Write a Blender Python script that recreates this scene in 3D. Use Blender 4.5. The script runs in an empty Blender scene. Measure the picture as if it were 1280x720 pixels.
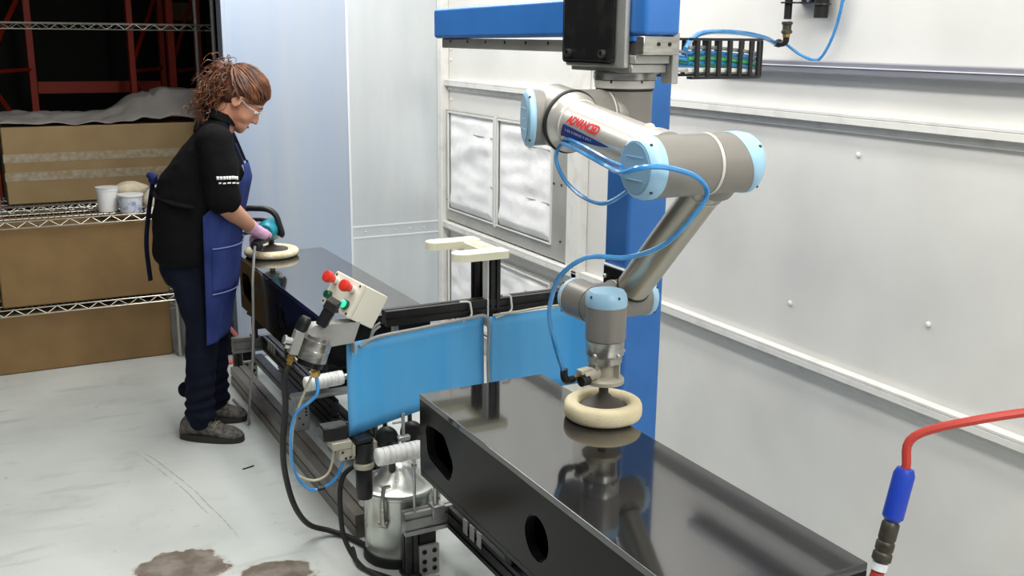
import bpy, bmesh, math, random
from mathutils import Vector, Matrix, noise, geometry
V = Vector
PI = math.pi
random.seed(7)
sc = bpy.context.scene
COL = sc.collection

# ------------------------------------------------------------ camera, world, lights, exposure
cam_d = bpy.data.cameras.new('camera')
cam = bpy.data.objects.new('camera', cam_d)
COL.objects.link(cam)
cam_d.sensor_width = 36.0
cam_d.lens = 36.165
cam_d.clip_start = 0.02
RX = (0.88291171, -0.46942707, 0.01025381)
DN = (-0.10261477, -0.21421885, -0.97138071)
FW = (0.45818896, 0.85659122, -0.23730648)
cam.matrix_world = Matrix(((RX[0], -DN[0], -FW[0], 0), (RX[1], -DN[1], -FW[1], 0), (RX[2], -DN[2], -FW[2], 1.75), (0, 0, 0, 1)))
sc.camera = cam

world = bpy.data.worlds.new('world')
sc.world = world
world.use_nodes = True
world.node_tree.nodes['Background'].inputs[0].default_value = (0.80, 0.88, 1.0, 1)
world.node_tree.nodes['Background'].inputs[1].default_value = 0.17

LIGHTS = [  # centre, length along y, width, watts
    ((1.15, 1.5, 2.93), 2.4, 0.28, 32), ((1.25, 4.15, 2.93), 2.4, 0.28, 44),
    ((1.85, 1.5, 2.93), 2.4, 0.28, 14), ((1.85, 4.15, 2.93), 2.4, 0.28, 24),
    ((1.25, -1.2, 2.93), 2.4, 0.28, 60), ((1.85, -1.2, 2.93), 2.4, 0.28, 46), ((0.1, 3.2, 2.93), 2.4, 0.28, 14)]
for i, (p, ln, wd, w) in enumerate(LIGHTS):
    ld = bpy.data.lights.new('tube_light', 'AREA')
    ld.shape = 'RECTANGLE'
    ld.size = wd
    ld.size_y = ln
    ld.energy = w
    ld.color = (1.0, 0.985, 0.95)
    lo = bpy.data.objects.new('tube_light', ld)
    COL.objects.link(lo)
    lo.location = p

vs = sc.view_settings
vs.view_transform = 'Standard'
vs.look = 'None'
vs.exposure = -0.2
vs.gamma = 1.0
vs.use_curve_mapping = False

# ------------------------------------------------------------ materials
def lin(c):
    return tuple((x / 255 / 12.92) if x / 255 <= 0.04045 else ((x / 255 + 0.055) / 1.055) ** 2.4 for x in c)

def mat(name, rgb, rough=0.5, metal=0.0, col2=None, scale=8.0, stretch=(1, 1, 1), detail=4, lo=0.35, hi=0.7,
        bump=0.0, bscale=60.0, bstretch=(1, 1, 1), coat=0.0, emit=None, trans=0.0, alpha=1.0, rough2=None, spec=0.5, ior=1.5):
    m = bpy.data.materials.new(name)
    m.use_nodes = True
    nt = m.node_tree
    b = nt.nodes['Principled BSDF']
    b.inputs['Base Color'].default_value = (*lin(rgb), 1)
    b.inputs['Roughness'].default_value = rough
    b.inputs['Metallic'].default_value = metal
    b.inputs['Coat Weight'].default_value = coat
    b.inputs['Coat Roughness'].default_value = 0.04
    b.inputs['Transmission Weight'].default_value = trans
    b.inputs['Alpha'].default_value = alpha
    b.inputs['Specular IOR Level'].default_value = spec
    b.inputs['IOR'].default_value = ior
    if emit:
        b.inputs['Emission Color'].default_value = (*lin(emit[0]), 1)
        b.inputs['Emission Strength'].default_value = emit[1]
    tc = nt.nodes.new('ShaderNodeTexCoord')

    def tex(sc_, st, det):
        mp = nt.nodes.new('ShaderNodeMapping')
        mp.inputs['Scale'].default_value = st
        nt.links.new(tc.outputs['Object'], mp.inputs[0])
        n = nt.nodes.new('ShaderNodeTexNoise')
        n.inputs['Scale'].default_value = sc_
        n.inputs['Detail'].default_value = det
        nt.links.new(mp.outputs[0], n.inputs['Vector'])
        return n
    if col2 is not None or rough2 is not None:
        n = tex(scale, stretch, detail)
        r = nt.nodes.new('ShaderNodeMapRange')
        r.inputs[1].default_value = lo
        r.inputs[2].default_value = hi
        nt.links.new(n.outputs['Fac'], r.inputs[0])
        if col2 is not None:
            mx = nt.nodes.new('ShaderNodeMix')
            mx.data_type = 'RGBA'
            mx.inputs[6].default_value = (*lin(rgb), 1)
            mx.inputs[7].default_value = (*lin(col2), 1)
            nt.links.new(r.outputs[0], mx.inputs[0])
            nt.links.new(mx.outputs[2], b.inputs['Base Color'])
        if rough2 is not None:
            mr = nt.nodes.new('ShaderNodeMapRange')
            mr.inputs[3].default_value = rough
            mr.inputs[4].default_value = rough2
            nt.links.new(r.outputs[0], mr.inputs[0])
            nt.links.new(mr.outputs[0], b.inputs['Roughness'])
    if bump:
        n = tex(bscale, bstretch, 4)
        bp = nt.nodes.new('ShaderNodeBump')
        bp.inputs['Strength'].default_value = bump
        bp.inputs['Distance'].default_value = 0.01
        nt.links.new(n.outputs['Fac'], bp.inputs['Height'])
        nt.links.new(bp.outputs[0], b.inputs['Normal'])
    return m

M = {}
M['wall'] = mat('white_paint', (226, 225, 221), 0.38, col2=(216, 215, 211), scale=3, bump=0.05, bscale=9)
M['trim'] = mat('white_trim_paint', (228, 227, 222), 0.35, col2=(208, 206, 200), scale=14, lo=0.5, hi=0.8)
M['steel'] = mat('galvanised_sheet', (220, 225, 227), 0.34, 0.5, col2=(207, 213, 218), scale=2.5, stretch=(2.5, 1, 0.5), rough2=0.46, bump=0.03, bscale=5)
M['steel_blue'] = mat('galvanised_sheet_with_painted_blue_reflection', (184, 199, 222), 0.36, 0.6, col2=(197, 205, 216), scale=2.6, stretch=(3, 1, 0.22), detail=7, lo=0.3, hi=0.75, rough2=0.44, bump=0.03, bscale=5)  # bluish streaks put reflected daylight into the sheet's colour
M['sheet_steel'] = mat('grey_frame_steel', (168, 168, 162), 0.42, 0.55, col2=(140, 139, 132), scale=6, lo=0.45, hi=0.75)
M['seam'] = mat('sealant', (228, 230, 232), 0.5)
M['filter'] = mat('filter_fleece', (248, 248, 248), 0.95, col2=(236, 237, 238), scale=7, bump=0.15, bscale=70)
M['filter_lip'] = mat('white_filter_frame', (222, 222, 218), 0.45)
M['filter_sheet'] = mat('pale_grey_sheet_steel', (186, 186, 181), 0.4, 0.4, col2=(168, 167, 160), scale=5, lo=0.45, hi=0.75)
M['alu'] = mat('aluminium_profile', (186, 186, 184), 0.36, 0.75, col2=(150, 148, 144), scale=12, stretch=(1, 0.4, 1), lo=0.45, hi=0.75)
M['alu_dark'] = mat('dusty_dark_profile', (70, 70, 70), 0.45, 0.6, col2=(96, 92, 88), scale=14, lo=0.5, hi=0.8)
M['alu_black'] = mat('black_profile', (30, 30, 31), 0.32, 0.3, col2=(58, 57, 54), scale=16, lo=0.55, hi=0.85)
M['alu_dusty'] = mat('dusty_profile_rail', (150, 146, 140), 0.5, 0.45, col2=(112, 104, 97), scale=7, stretch=(1, 0.5, 1), lo=0.4, hi=0.7)
M['machined'] = mat('machined_steel', (200, 198, 192), 0.28, 0.9, col2=(168, 165, 160), scale=20, stretch=(1, 1, 6))
M['grey_plate'] = mat('grey_cast_plate', (188, 188, 184), 0.4, 0.5, col2=(170, 170, 166), scale=9)
M['dark_groove'] = mat('dark_groove', (20, 20, 21), 0.6)
M['black'] = mat('black_plastic', (17, 17, 18), 0.4)
M['black_matt'] = mat('black_matt', (12, 12, 13), 0.85)
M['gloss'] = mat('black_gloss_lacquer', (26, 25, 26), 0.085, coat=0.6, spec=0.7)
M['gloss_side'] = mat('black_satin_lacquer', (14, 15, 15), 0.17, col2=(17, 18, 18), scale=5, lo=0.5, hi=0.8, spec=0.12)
M['inside'] = mat('bare_fibreboard', (120, 100, 62), 0.8, col2=(74, 60, 40), scale=20)
M['blue'] = mat('blue_machine_paint', (56, 118, 192), 0.3, col2=(50, 110, 184), scale=6)
M['blue_dark'] = mat('dark_blue_machine_paint', (14, 62, 138), 0.33, col2=(12, 56, 128), scale=6)
M['panel'] = mat('sky_blue_plastic_sheet', (92, 174, 228), 0.32, col2=(74, 166, 228), scale=3, stretch=(6, 6, 0.4))
M['robot'] = mat('robot_grey_paint', (140, 136, 130), 0.38, 0.25)
M['robot_cap'] = mat('pale_blue_cap_plastic', (164, 206, 232), 0.35)
M['robot_cap_face'] = mat('shade_painted_cap_face', (140, 176, 200), 0.45)  # cap blue darkened, the face's shade is put into its colour
M['tube'] = mat('anodised_arm_tube', (208, 204, 196), 0.3, 0.55)
M['tube_dark'] = mat('anodised_forearm_tube', (178, 173, 160), 0.3, 0.75)
M['ring'] = mat('pale_seal_ring', (206, 204, 196), 0.4)
M['rubber'] = mat('black_rubber', (26, 26, 26), 0.6)
M['red'] = mat('red_plastic', (222, 52, 40), 0.35)
M['red_ink'] = mat('red_ink', (214, 26, 40), 0.5)
M['navy_ink'] = mat('navy_ink', (34, 48, 116), 0.45)
M['pale_ink'] = mat('pale_ink', (150, 160, 196), 0.5)
M['white_ink'] = mat('white_thread', (232, 228, 230), 0.7)
M['wool'] = mat('cream_wool_pad', (240, 230, 200), 0.95, col2=(222, 208, 170), scale=30, bump=0.5, bscale=120)
M['foam'] = mat('cream_foam', (232, 220, 186), 0.9, col2=(222, 208, 170), scale=12, bump=0.15, bscale=160)
M['pad_dark'] = mat('dark_backing_pad', (72, 66, 60), 0.55)
M['pad_brown'] = mat('brown_backing_edge', (98, 80, 58), 0.7)
M['beige'] = mat('beige_cast_housing', (176, 172, 156), 0.45, 0.25)
M['hose_blue'] = mat('clear_blue_hose', (48, 132, 200), 0.15, col2=(74, 154, 214), scale=18, coat=0.6)
M['hose_grey'] = mat('grey_cable', (150, 150, 148), 0.45)
M['hose_tan'] = mat('tan_cable', (190, 184, 160), 0.5)
M['hose_white'] = mat('white_cable', (226, 224, 216), 0.45)
M['hose_green'] = mat('green_cable', (70, 176, 96), 0.45)
M['hose_red'] = mat('red_hose', (186, 58, 48), 0.5)
M['pale_red'] = mat('faded_red_hose', (206, 110, 104), 0.5)
M['brass'] = mat('brass', (196, 158, 86), 0.32, 0.9)
M['ivory'] = mat('ivory_enclosure_plastic', (226, 222, 206), 0.42)
M['green_dark'] = mat('dark_green_lens', (14, 84, 58), 0.3)
M['tie_navy'] = mat('navy_cotton_tie', (15, 20, 40), 0.9, spec=0.15)
M['green_lit'] = mat('lit_green_lens', (40, 214, 150), 0.3, emit=((70, 240, 180), 0.9))
M['nylon'] = mat('white_nylon', (240, 240, 236), 0.5, col2=(206, 206, 204), scale=24, stretch=(3, 1, 1), lo=0.5, hi=0.75)
M['fork'] = mat('cream_nylon_fork', (248, 244, 216), 0.45, col2=(236, 230, 190), scale=9, lo=0.5, hi=0.8)
M['pot'] = mat('bare_galvanised_pot', (214, 216, 210), 0.27, 0.9, col2=(196, 201, 194), scale=5, stretch=(1, 1, 0.4), rough2=0.32)
M['card'] = mat('cardboard', (136, 108, 70), 0.85, col2=(124, 98, 62), scale=5)
M['card_pale'] = mat('pale_cardboard', (160, 136, 98), 0.85, col2=(148, 124, 88), scale=5)
M['tape'] = mat('clear_tape', (156, 138, 106), 0.3, col2=(176, 168, 152), scale=40)
M['dustsheet'] = mat('grey_dust_sheet', (150, 145, 142), 0.75, col2=(134, 129, 126), scale=5)
M['wire'] = mat('chromed_wire', (176, 174, 164), 0.3, 0.8)
M['post'] = mat('zinc_post', (180, 178, 172), 0.4, 0.6)
M['rack'] = mat('orange_rack_paint', (190, 58, 28), 0.5)
M['store'] = mat('dark_store_wall', (34, 33, 31), 0.9)
M['tub'] = mat('white_tub', (222, 224, 232), 0.35, col2=(150, 164, 214), scale=30, lo=0.5, hi=0.62)
M['lump'] = mat('cream_wool_bonnet', (214, 204, 180), 0.95, col2=(178, 166, 138), scale=14, bump=0.4, bscale=60)
M['rag'] = mat('pale_rag', (208, 206, 204), 0.9)
M['tray'] = mat('grey_trunking', (150, 150, 160), 0.4, 0.3, col2=(138, 138, 148), scale=4, stretch=(1, 0.3, 8))
M['pipe'] = mat('black_iron_pipe', (30, 29, 27), 0.5, 0.3)
M['pipe_worn'] = mat('worn_fitting', (92, 88, 76), 0.45, 0.6, col2=(58, 55, 48), scale=30)
M['skin'] = mat('skin', (206, 152, 122), 0.5, col2=(196, 136, 108), scale=9)
M['lip'] = mat('lip', (168, 92, 84), 0.45)
M['shirt'] = mat('black_cotton', (13, 13, 15), 0.9, bump=0.15, bscale=220, spec=0.15)
M['jeans'] = mat('dark_navy_denim', (14, 18, 31), 0.9, col2=(21, 27, 43), scale=14, bump=0.2, bscale=160, spec=0.15)
M['denim'] = mat('blue_denim_apron', (38, 50, 102), 0.9, col2=(52, 66, 124), scale=9, stretch=(1, 1, 0.5), lo=0.42, hi=0.66, bump=0.25, bscale=180, spec=0.15)
M['denim_seam'] = mat('apron_stitching', (112, 122, 176), 0.8)
M['glove'] = mat('lilac_glove', (222, 176, 210), 0.5, bump=0.2, bscale=60)
M['shoe'] = mat('dusty_grey_shoe_leather', (110, 105, 100), 0.8, col2=(66, 63, 60), scale=60, lo=0.4, hi=0.65, bump=0.35, bscale=50)
M['sole'] = mat('dark_sole', (46, 44, 42), 0.7)
M['lace'] = mat('shoe_lace', (142, 134, 120), 0.8)
M['hair'] = mat('auburn_hair', (84, 47, 27), 0.45, col2=(134, 82, 46), scale=26, lo=0.45, hi=0.7)
M['hair_dark'] = mat('dark_auburn_hair', (66, 36, 20), 0.5, col2=(92, 50, 26), scale=30)
M['specs'] = mat('clear_spectacle_frame', (214, 210, 210), 0.3, alpha=0.55)
M['lens'] = mat('clear_lens', (250, 252, 252), 0.05, trans=1.0, ior=1.1, alpha=0.4)
M['teal'] = mat('teal_polisher_housing', (26, 140, 158), 0.35)
M['silver'] = mat('bright_cast_alloy', (196, 198, 198), 0.3, 0.8)
M['lamp_white'] = mat('white_fitting', (235, 235, 235), 0.5)
M['diffuser'] = mat('lit_diffuser', (255, 250, 242), 0.5, emit=((255, 250, 240), 1.5))
M['handle_blue'] = mat('blue_grip', (28, 62, 176), 0.4)
M['decal'] = mat('white_decal', (236, 236, 236), 0.4)

# ------------------------------------------------------------ mesh helpers
def frame(axis):
    z = V(axis).normalized()
    x = z.orthogonal().normalized() if abs(z.z) > 0.99 else V((0, 0, 1)).cross(z).normalized()
    y = z.cross(x)
    return Matrix((x, y, z)).transposed()

def catmull(pts, n=6, closed=False):
    P = [V(p) for p in pts]
    out = []
    N = len(P)
    rng = N if closed else N - 1
    for i in range(rng):
        if closed:
            a, b, c, d = P[(i - 1) % N], P[i], P[(i + 1) % N], P[(i + 2) % N]
        else:
            b, c = P[i], P[i + 1]
            a = P[i - 1] if i > 0 else b * 2 - c
            d = P[i + 2] if i + 2 < N else c * 2 - b
        for k in range(n):
            t = k / n
            out.append(0.5 * ((2 * b) + (c - a) * t + (2 * a - 5 * b + 4 * c - d) * t * t + (3 * b - a - 3 * c + d) * t ** 3))
    if not closed:
        out.append(P[-1].copy())
    return out

def base_point(bm):
    xs = [v.co for v in bm.verts]
    return V(((min(p.x for p in xs) + max(p.x for p in xs)) / 2, (min(p.y for p in xs) + max(p.y for p in xs)) / 2, min(p.z for p in xs)))

class G:
    wn = False

    def __init__(self):
        self.bm = bmesh.new()

    def box(self, c, s, rot=None, bev=0.0, seg=1):
        g = bmesh.ops.create_cube(self.bm, size=1.0)
        vs_ = g['verts']
        for v in vs_:
            p = V((v.co.x * s[0], v.co.y * s[1], v.co.z * s[2]))
            v.co = p
        if bev:
            self.wn = True
            es = list({e for v in vs_ for e in v.link_edges})
            r = bmesh.ops.bevel(self.bm, geom=es, offset=bev, segments=seg, affect='EDGES', profile=0.5)
            vs_ = list({v for f in r['faces'] for v in f.verts} | {v for v in vs_ if v.is_valid})
        for v in vs_:
            v.co = (rot @ v.co if rot is not None else v.co) + V(c)
        return self

    def bx(self, x0, x1, y0, y1, z0, z1, bev=0.0, seg=1):
        return self.box(((x0 + x1) / 2, (y0 + y1) / 2, (z0 + z1) / 2), (abs(x1 - x0), abs(y1 - y0), abs(z1 - z0)), None, bev, seg)

    def rings(self, rings, closed=False, cap=True):
        bm = self.bm
        R = [[bm.verts.new(p) for p in r] for r in rings]
        n = len(R[0])
        for i in range(len(R) if closed else len(R) - 1):
            a, b = R[i], R[(i + 1) % len(R)]
            for j in range(n):
                k = (j + 1) % n
                try:
                    bm.faces.new((a[j], a[k], b[k], b[j]))
                except ValueError:
                    pass
        if cap and not closed:
            try:
                bm.faces.new(list(reversed(R[0])))
                bm.faces.new(R[-1])
            except ValueError:
                pass
        return self

    def lathe(self, prof, o, axis, seg=32, cap=True):
        F = frame(axis)
        o = V(o)
        rs = [[o + F @ V((max(r, 1e-4) * math.cos(2 * PI * j / seg), max(r, 1e-4) * math.sin(2 * PI * j / seg), h)) for j in range(seg)] for r, h in prof]
        return self.rings(rs, cap=cap)

    def cyl(self, a, b, r, r2=None, seg=20):
        a, b = V(a), V(b)
        L = (b - a).length
        return self.lathe([(r, 0), (r if r2 is None else r2, L)], a, b - a, seg)

    def tube(self, pts, r, seg=8, smooth=6, closed=False, flat=1.0):
        P = catmull(pts, smooth, closed) if smooth else [V(p) for p in pts]
        N = len(P)
        rr = r if isinstance(r, (list, tuple)) else None
        t0 = (P[1] - P[0]).normalized()
        n = t0.orthogonal().normalized()
        rings = []
        for i, p in enumerate(P):
            if closed:
                t = (P[(i + 1) % N] - P[i - 1]).normalized()
            else:
                t = (P[min(i + 1, N - 1)] - P[max(i - 1, 0)]).normalized()
            n = (n - t * n.dot(t))
            n = n.normalized() if n.length > 1e-6 else t.orthogonal().normalized()
            b = t.cross(n)
            if rr:
                f = i / (N - 1) * (len(rr) - 1)
                k = min(int(f), len(rr) - 2)
                rad = rr[k] + (rr[k + 1] - rr[k]) * (f - k)
            else:
                rad = r
            rings.append([p + (n * math.cos(2 * PI * j / seg) + b * math.sin(2 * PI * j / seg) * flat) * rad for j in range(seg)])
        return self.rings(rings, closed=closed)

    def ell(self, c, rad, rot=None, u=20, v=12):
        c = V(c)
        rs = []
        for i in range(v + 1):
            a = PI * i / v
            rs.append([c + ((rot @ q) if rot is not None else q) for q in
                       (V((max(math.sin(a), 1e-3) * rad[0] * math.cos(2 * PI * j / u), max(math.sin(a), 1e-3) * rad[1] * math.sin(2 * PI * j / u), -math.cos(a) * rad[2])) for j in range(u))])
        return self.rings(rs)

    def capsule(self, a, b, ra, rb, seg=14):
        a, b = V(a), V(b)
        L = (b - a).length
        prof = [(ra * math.sin(t), -ra * math.cos(t)) for t in (PI * k / 12 for k in range(0, 6))]
        prof += [(ra, 0), (rb, L)]
        prof += [(rb * math.cos(t), L + rb * math.sin(t)) for t in (PI * k / 12 for k in range(1, 7))]
        return self.lathe(prof, a, b - a, seg)

    def chain(self, pts, rs, seg=14):
        for i in range(len(pts) - 1):
            self.capsule(pts[i], pts[i + 1], rs[i], rs[i + 1], seg)
        return self

    def plate(self, outer, holes, th, fn):
        """flat plate with holes; fn(u, v, w) maps plate coordinates to the scene, w in 0..th"""
        polys = [outer] + holes
        flat = [p for q in polys for p in q]
        tris = geometry.tessellate_polygon([[V((p[0], p[1], 0)) for p in q] for q in polys])
        A = [self.bm.verts.new(fn(p[0], p[1], 0)) for p in flat]
        B = [self.bm.verts.new(fn(p[0], p[1], th)) for p in flat]
        for t in tris:
            try:
                self.bm.faces.new([A[i] for i in t])
                self.bm.faces.new([B[i] for i in reversed(t)])
            except ValueError:
                pass
        o = 0
        for q in polys:
            n = len(q)
            for j in range(n):
                k = (j + 1) % n
                self.bm.faces.new((A[o + j], A[o + k], B[o + k], B[o + j]))
            o += n
        return self

    def grid(self, nu, nv, fn):
        vs_ = [[self.bm.verts.new(fn(i / nu, j / nv)) for j in range(nv + 1)] for i in range(nu + 1)]
        for i in range(nu):
            for j in range(nv):
                self.bm.faces.new((vs_[i][j], vs_[i + 1][j], vs_[i + 1][j + 1], vs_[i][j + 1]))
        return self

    def mesh(self, name, m, ang=38, shift=None, normals=True):
        bm = self.bm
        if normals:
            bmesh.ops.recalc_face_normals(bm, faces=bm.faces)
        if shift is not None:
            for v in bm.verts:
                v.co -= shift
        ca = math.radians(ang)
        for f in bm.faces:
            f.smooth = True
        for e in bm.edges:
            if len(e.link_faces) == 2 and e.calc_face_angle(0) > ca:
                e.smooth = False
        me = bpy.data.meshes.new(name)
        bm.to_mesh(me)
        bm.free()
        me.materials.append(m)
        return me

    def obj(self, name, m, parent=None, ang=38, label=None, normals=True):
        if isinstance(m, str):
            m = M[m]
        if parent is None:
            s = base_point(self.bm)
            o = bpy.data.objects.new(name, self.mesh(name, m, ang, s, normals))
            o.location = s
        else:
            root = parent
            while root.parent:
                root = root.parent
            s = V(root.location) if root.get('_w', 1) else None
            o = bpy.data.objects.new(name, self.mesh(name, m, ang, s, normals))
            o.parent = parent
        COL.objects.link(o)
        if self.wn:
            w = o.modifiers.new('w', 'WEIGHTED_NORMAL')
            w.weight = 100
            w.keep_sharp = True
        if label:
            o['label'] = label
        return o

LOCAL = []

def thing(name, label, cat, loc, rotz=0.0, group=None, local=False):
    o = bpy.data.objects.new(name, None)
    COL.objects.link(o)
    o.empty_display_size = 0.1
    o.location = loc
    o.rotation_euler = (0, 0, rotz)
    o['label'] = label
    o['category'] = cat
    if group:
        o['group'] = group
    if local:
        o['_w'] = 0
        LOCAL.append(o)
    return o

def tag(o, label, cat, group=None, kind=None):
    o['label'] = label
    o['category'] = cat
    if group:
        o['group'] = group
    if kind:
        o['kind'] = kind
    return o

def struct(o, label=None):
    o['kind'] = 'structure'
    if label:
        o['label'] = label
    return o

def add(name, parent, m, ang=38, label=None):
    """context-free shorthand: returns a G whose done() links it"""
    g = G()
    g.done = lambda: g.obj(name, m, parent, ang, label)
    return g

def copy_tree(o, loc, label=None, parent=None):
    c = o.copy()
    COL.objects.link(c)
    if parent is not None:
        c.parent = parent
    else:
        c.location = loc
    if label:
        c['label'] = label
    for ch in [x for x in bpy.data.objects if x.parent == o]:
        copy_tree(ch, None, None, c)
    return c

def nz(p, s=1.0):
    return noise.noise(V(p) * s)

def profile_bar(g, a, b, w, h, slots=1, up=(0, 0, 1)):
    """slotted extrusion from a to b: w across, h along up; grooves on the four long sides"""
    a, b = V(a), V(b)
    t = (b - a).normalized()
    u = V(up)
    u = (u - t * u.dot(t)).normalized()
    s = t.cross(u)
    gw, gd = 0.009, 0.007

    def side(n, L):   # points along one side, from -L/2 to L/2, with n grooves cut to depth gd
        pts = [(-L / 2, 0)]
        for k in range(n):
            c = -L / 2 + L * (k + 0.5) / n
            pts += [(c - gw / 2, 0), (c - gw / 2, gd), (c + gw / 2, gd), (c + gw / 2, 0)]
        return pts
    unit = min(w, h)
    nw, nh = max(1, round(w / unit)), max(1, round(h / unit))
    loop = []
    loop += [(x, -h / 2 + d) for x, d in side(nw, w)]
    loop += [(w / 2 - d, y) for y, d in side(nh, h)]
    loop += [(-x, h / 2 - d) for x, d in side(nw, w)]
    loop += [(-w / 2 + d, -y) for y, d in side(nh, h)]
    r = [[p + s * x + u * y for x, y in loop] for p in (a, b)]
    g.rings(r, cap=False)
    for p in r:
        vsx = [g.bm.verts.new(q) for q in p]
        try:
            g.bm.faces.new(vsx)
        except ValueError:
            pass
    return g

def remeshed(g, name, m, parent, voxel, iters=6, disp=None, factor=0.5):
    """fuse the overlapping volumes of g into one smooth skin"""
    bm = g.bm
    bmesh.ops.recalc_face_normals(bm, faces=bm.faces)
    me = bpy.data.meshes.new('tmp')
    bm.to_mesh(me)
    bm.free()
    t = bpy.data.objects.new('tmp', me)
    COL.objects.link(t)
    r = t.modifiers.new('r', 'REMESH')
    r.mode = 'VOXEL'
    r.voxel_size = voxel
    if iters:
        s = t.modifiers.new('s', 'SMOOTH')
        s.iterations = iters
        s.factor = factor
    dg = bpy.context.evaluated_depsgraph_get()
    dg.update()
    me2 = bpy.data.meshes.new_from_object(t.evaluated_get(dg))
    bpy.data.objects.remove(t)
    bpy.data.meshes.remove(me)
    me2.name = name
    me2.materials.clear()
    me2.materials.append(M[m] if isinstance(m, str) else m)
    if disp:
        nn = [v.normal.copy() for v in me2.vertices]
        for v, n in zip(me2.vertices, nn):
            v.co += n * disp(v.co)
    for p in me2.polygons:
        p.use_smooth = True
    o = bpy.data.objects.new(name, me2)
    COL.objects.link(o)
    o.parent = parent
    return o

# ------------------------------------------------------------ the setting
def floor_material():
    m = mat('painted_concrete_floor', (206, 211, 208), 0.34, bump=0.05, bscale=30)
    nt = m.node_tree
    b = nt.nodes['Principled BSDF']
    N, L = nt.nodes.new, nt.links.new
    tc = N('ShaderNodeTexCoord')

    def noise_(scale, detail, st=(1, 1, 1), rot=0):
        mp = N('ShaderNodeMapping')
        mp.inputs['Scale'].default_value = st
        mp.inputs['Rotation'].default_value = (0, 0, rot)
        L(tc.outputs['Object'], mp.inputs[0])
        n = N('ShaderNodeTexNoise')
        n.inputs['Scale'].default_value = scale
        n.inputs['Detail'].default_value = detail
        L(mp.outputs[0], n.inputs['Vector'])
        return n

    def ramp(src, lo, hi, a=0.0, bb=1.0):
        r = N('ShaderNodeMapRange')
        for i, x in enumerate((lo, hi, a, bb)):
            r.inputs[i + 1].default_value = x
        L(src, r.inputs[0])
        return r.outputs[0]

    def math_(op, x, y):
        q = N('ShaderNodeMath')
        q.operation = op
        for i, k in enumerate((x, y)):
            if isinstance(k, (int, float)):
                q.inputs[i].default_value = k
            else:
                L(k, q.inputs[i])
        return q.outputs[0]

    def mixc(fac, c1, rgb):
        x = N('ShaderNodeMix')
        x.data_type = 'RGBA'
        L(fac, x.inputs[0])
        if isinstance(c1, tuple):
            x.inputs[6].default_value = (*lin(c1), 1)
        else:
            L(c1, x.inputs[6])
        if isinstance(rgb, tuple):
            x.inputs[7].default_value = (*lin(rgb), 1)
        else:
            L(rgb, x.inputs[7])
        return x.outputs[2]
    col = mixc(ramp(noise_(1.6, 5).outputs[0], 0.42, 0.75), (208, 213, 210), (184, 189, 186))
    col = mixc(ramp(noise_(2.2, 6, (1, 5, 1), 0.9).outputs[0], 0.58, 0.8, 0, 0.6), col, (150, 150, 146))
    col = mixc(ramp(noise_(30, 5).outputs[0], 0.66, 0.76, 0, 0.5), col, (146, 143, 136))
    # worn patches where the paint has come away
    dn = noise_(9, 6)
    d = None
    for cx, cy, rx, ry, rot in ((0.515, 3.285, 0.165, 0.115, -0.45), (0.80, 3.10, 0.125, 0.085, -0.6)):
        mp = N('ShaderNodeMapping')
        mp.vector_type = 'TEXTURE'
        mp.inputs['Location'].default_value = (cx, cy, 0)
        mp.inputs['Rotation'].default_value = (0, 0, rot)
        mp.inputs['Scale'].default_value = (rx, ry, 1)
        L(tc.outputs['Object'], mp.inputs[0])
        ln = N('ShaderNodeVectorMath')
        ln.operation = 'LENGTH'
        L(mp.outputs[0], ln.inputs[0])
        e = math_('ADD', ln.outputs['Value'], ramp(dn.outputs[0], 0.2, 0.8, -0.4, 0.4))
        d = e if d is None else math_('MINIMUM', d, e)
    # two long curved scuffs
    scuff = None
    for R, y0, y1 in ((5.114, 3.39, 4.45), (5.085, 3.6, 4.42)):
        mp = N('ShaderNodeMapping')
        mp.inputs['Location'].default_value = (4.365, -2.989, 0)
        L(tc.outputs['Object'], mp.inputs[0])
        ln = N('ShaderNodeVectorMath')
        ln.operation = 'LENGTH'
        L(mp.outputs[0], ln.inputs[0])
        e = math_('ABSOLUTE', math_('SUBTRACT', math_('ADD', ln.outputs['Value'], ramp(noise_(3, 3).outputs[0], 0, 1, -0.012, 0.012)), R), 0)
        sx = N('ShaderNodeSeparateXYZ')
        L(tc.outputs['Object'], sx.inputs[0])
        k = math_('MULTIPLY', ramp(e, 0.0035, 0.001), math_('MULTIPLY', ramp(sx.outputs['Y'], y0, y0 + 0.1), ramp(sx.outputs['Y'], y1, y1 - 0.15)))
        k = math_('MULTIPLY', k, math_('MULTIPLY', ramp(sx.outputs['X'], 0.2, 0.3), ramp(noise_(24, 3).outputs[0], 0.36, 0.55, 0.1, 0.75)))
        scuff = k if scuff is None else math_('MAXIMUM', scuff, k)
    col = mixc(scuff, col, (140, 130, 118))
    patch = ramp(d, 0.98, 0.94)
    rim = ramp(d, 1.06, 0.97)
    inner = mixc(ramp(noise_(14, 6).outputs[0], 0.4, 0.62), (104, 93, 83), (136, 127, 118))
    col = mixc(rim, col, (176, 172, 164))
    col = mixc(patch, col, inner)
    col = mixc(ramp(noise_(4.5, 5, (1, 1, 1), 0.3).outputs[0], 0.6, 0.82, 0, 0.35), col, (120, 120, 116))
    L(col, b.inputs['Base Color'])
    L(ramp(patch, 0, 1, 0.33, 0.8), b.inputs['Roughness'])
    return m

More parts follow.
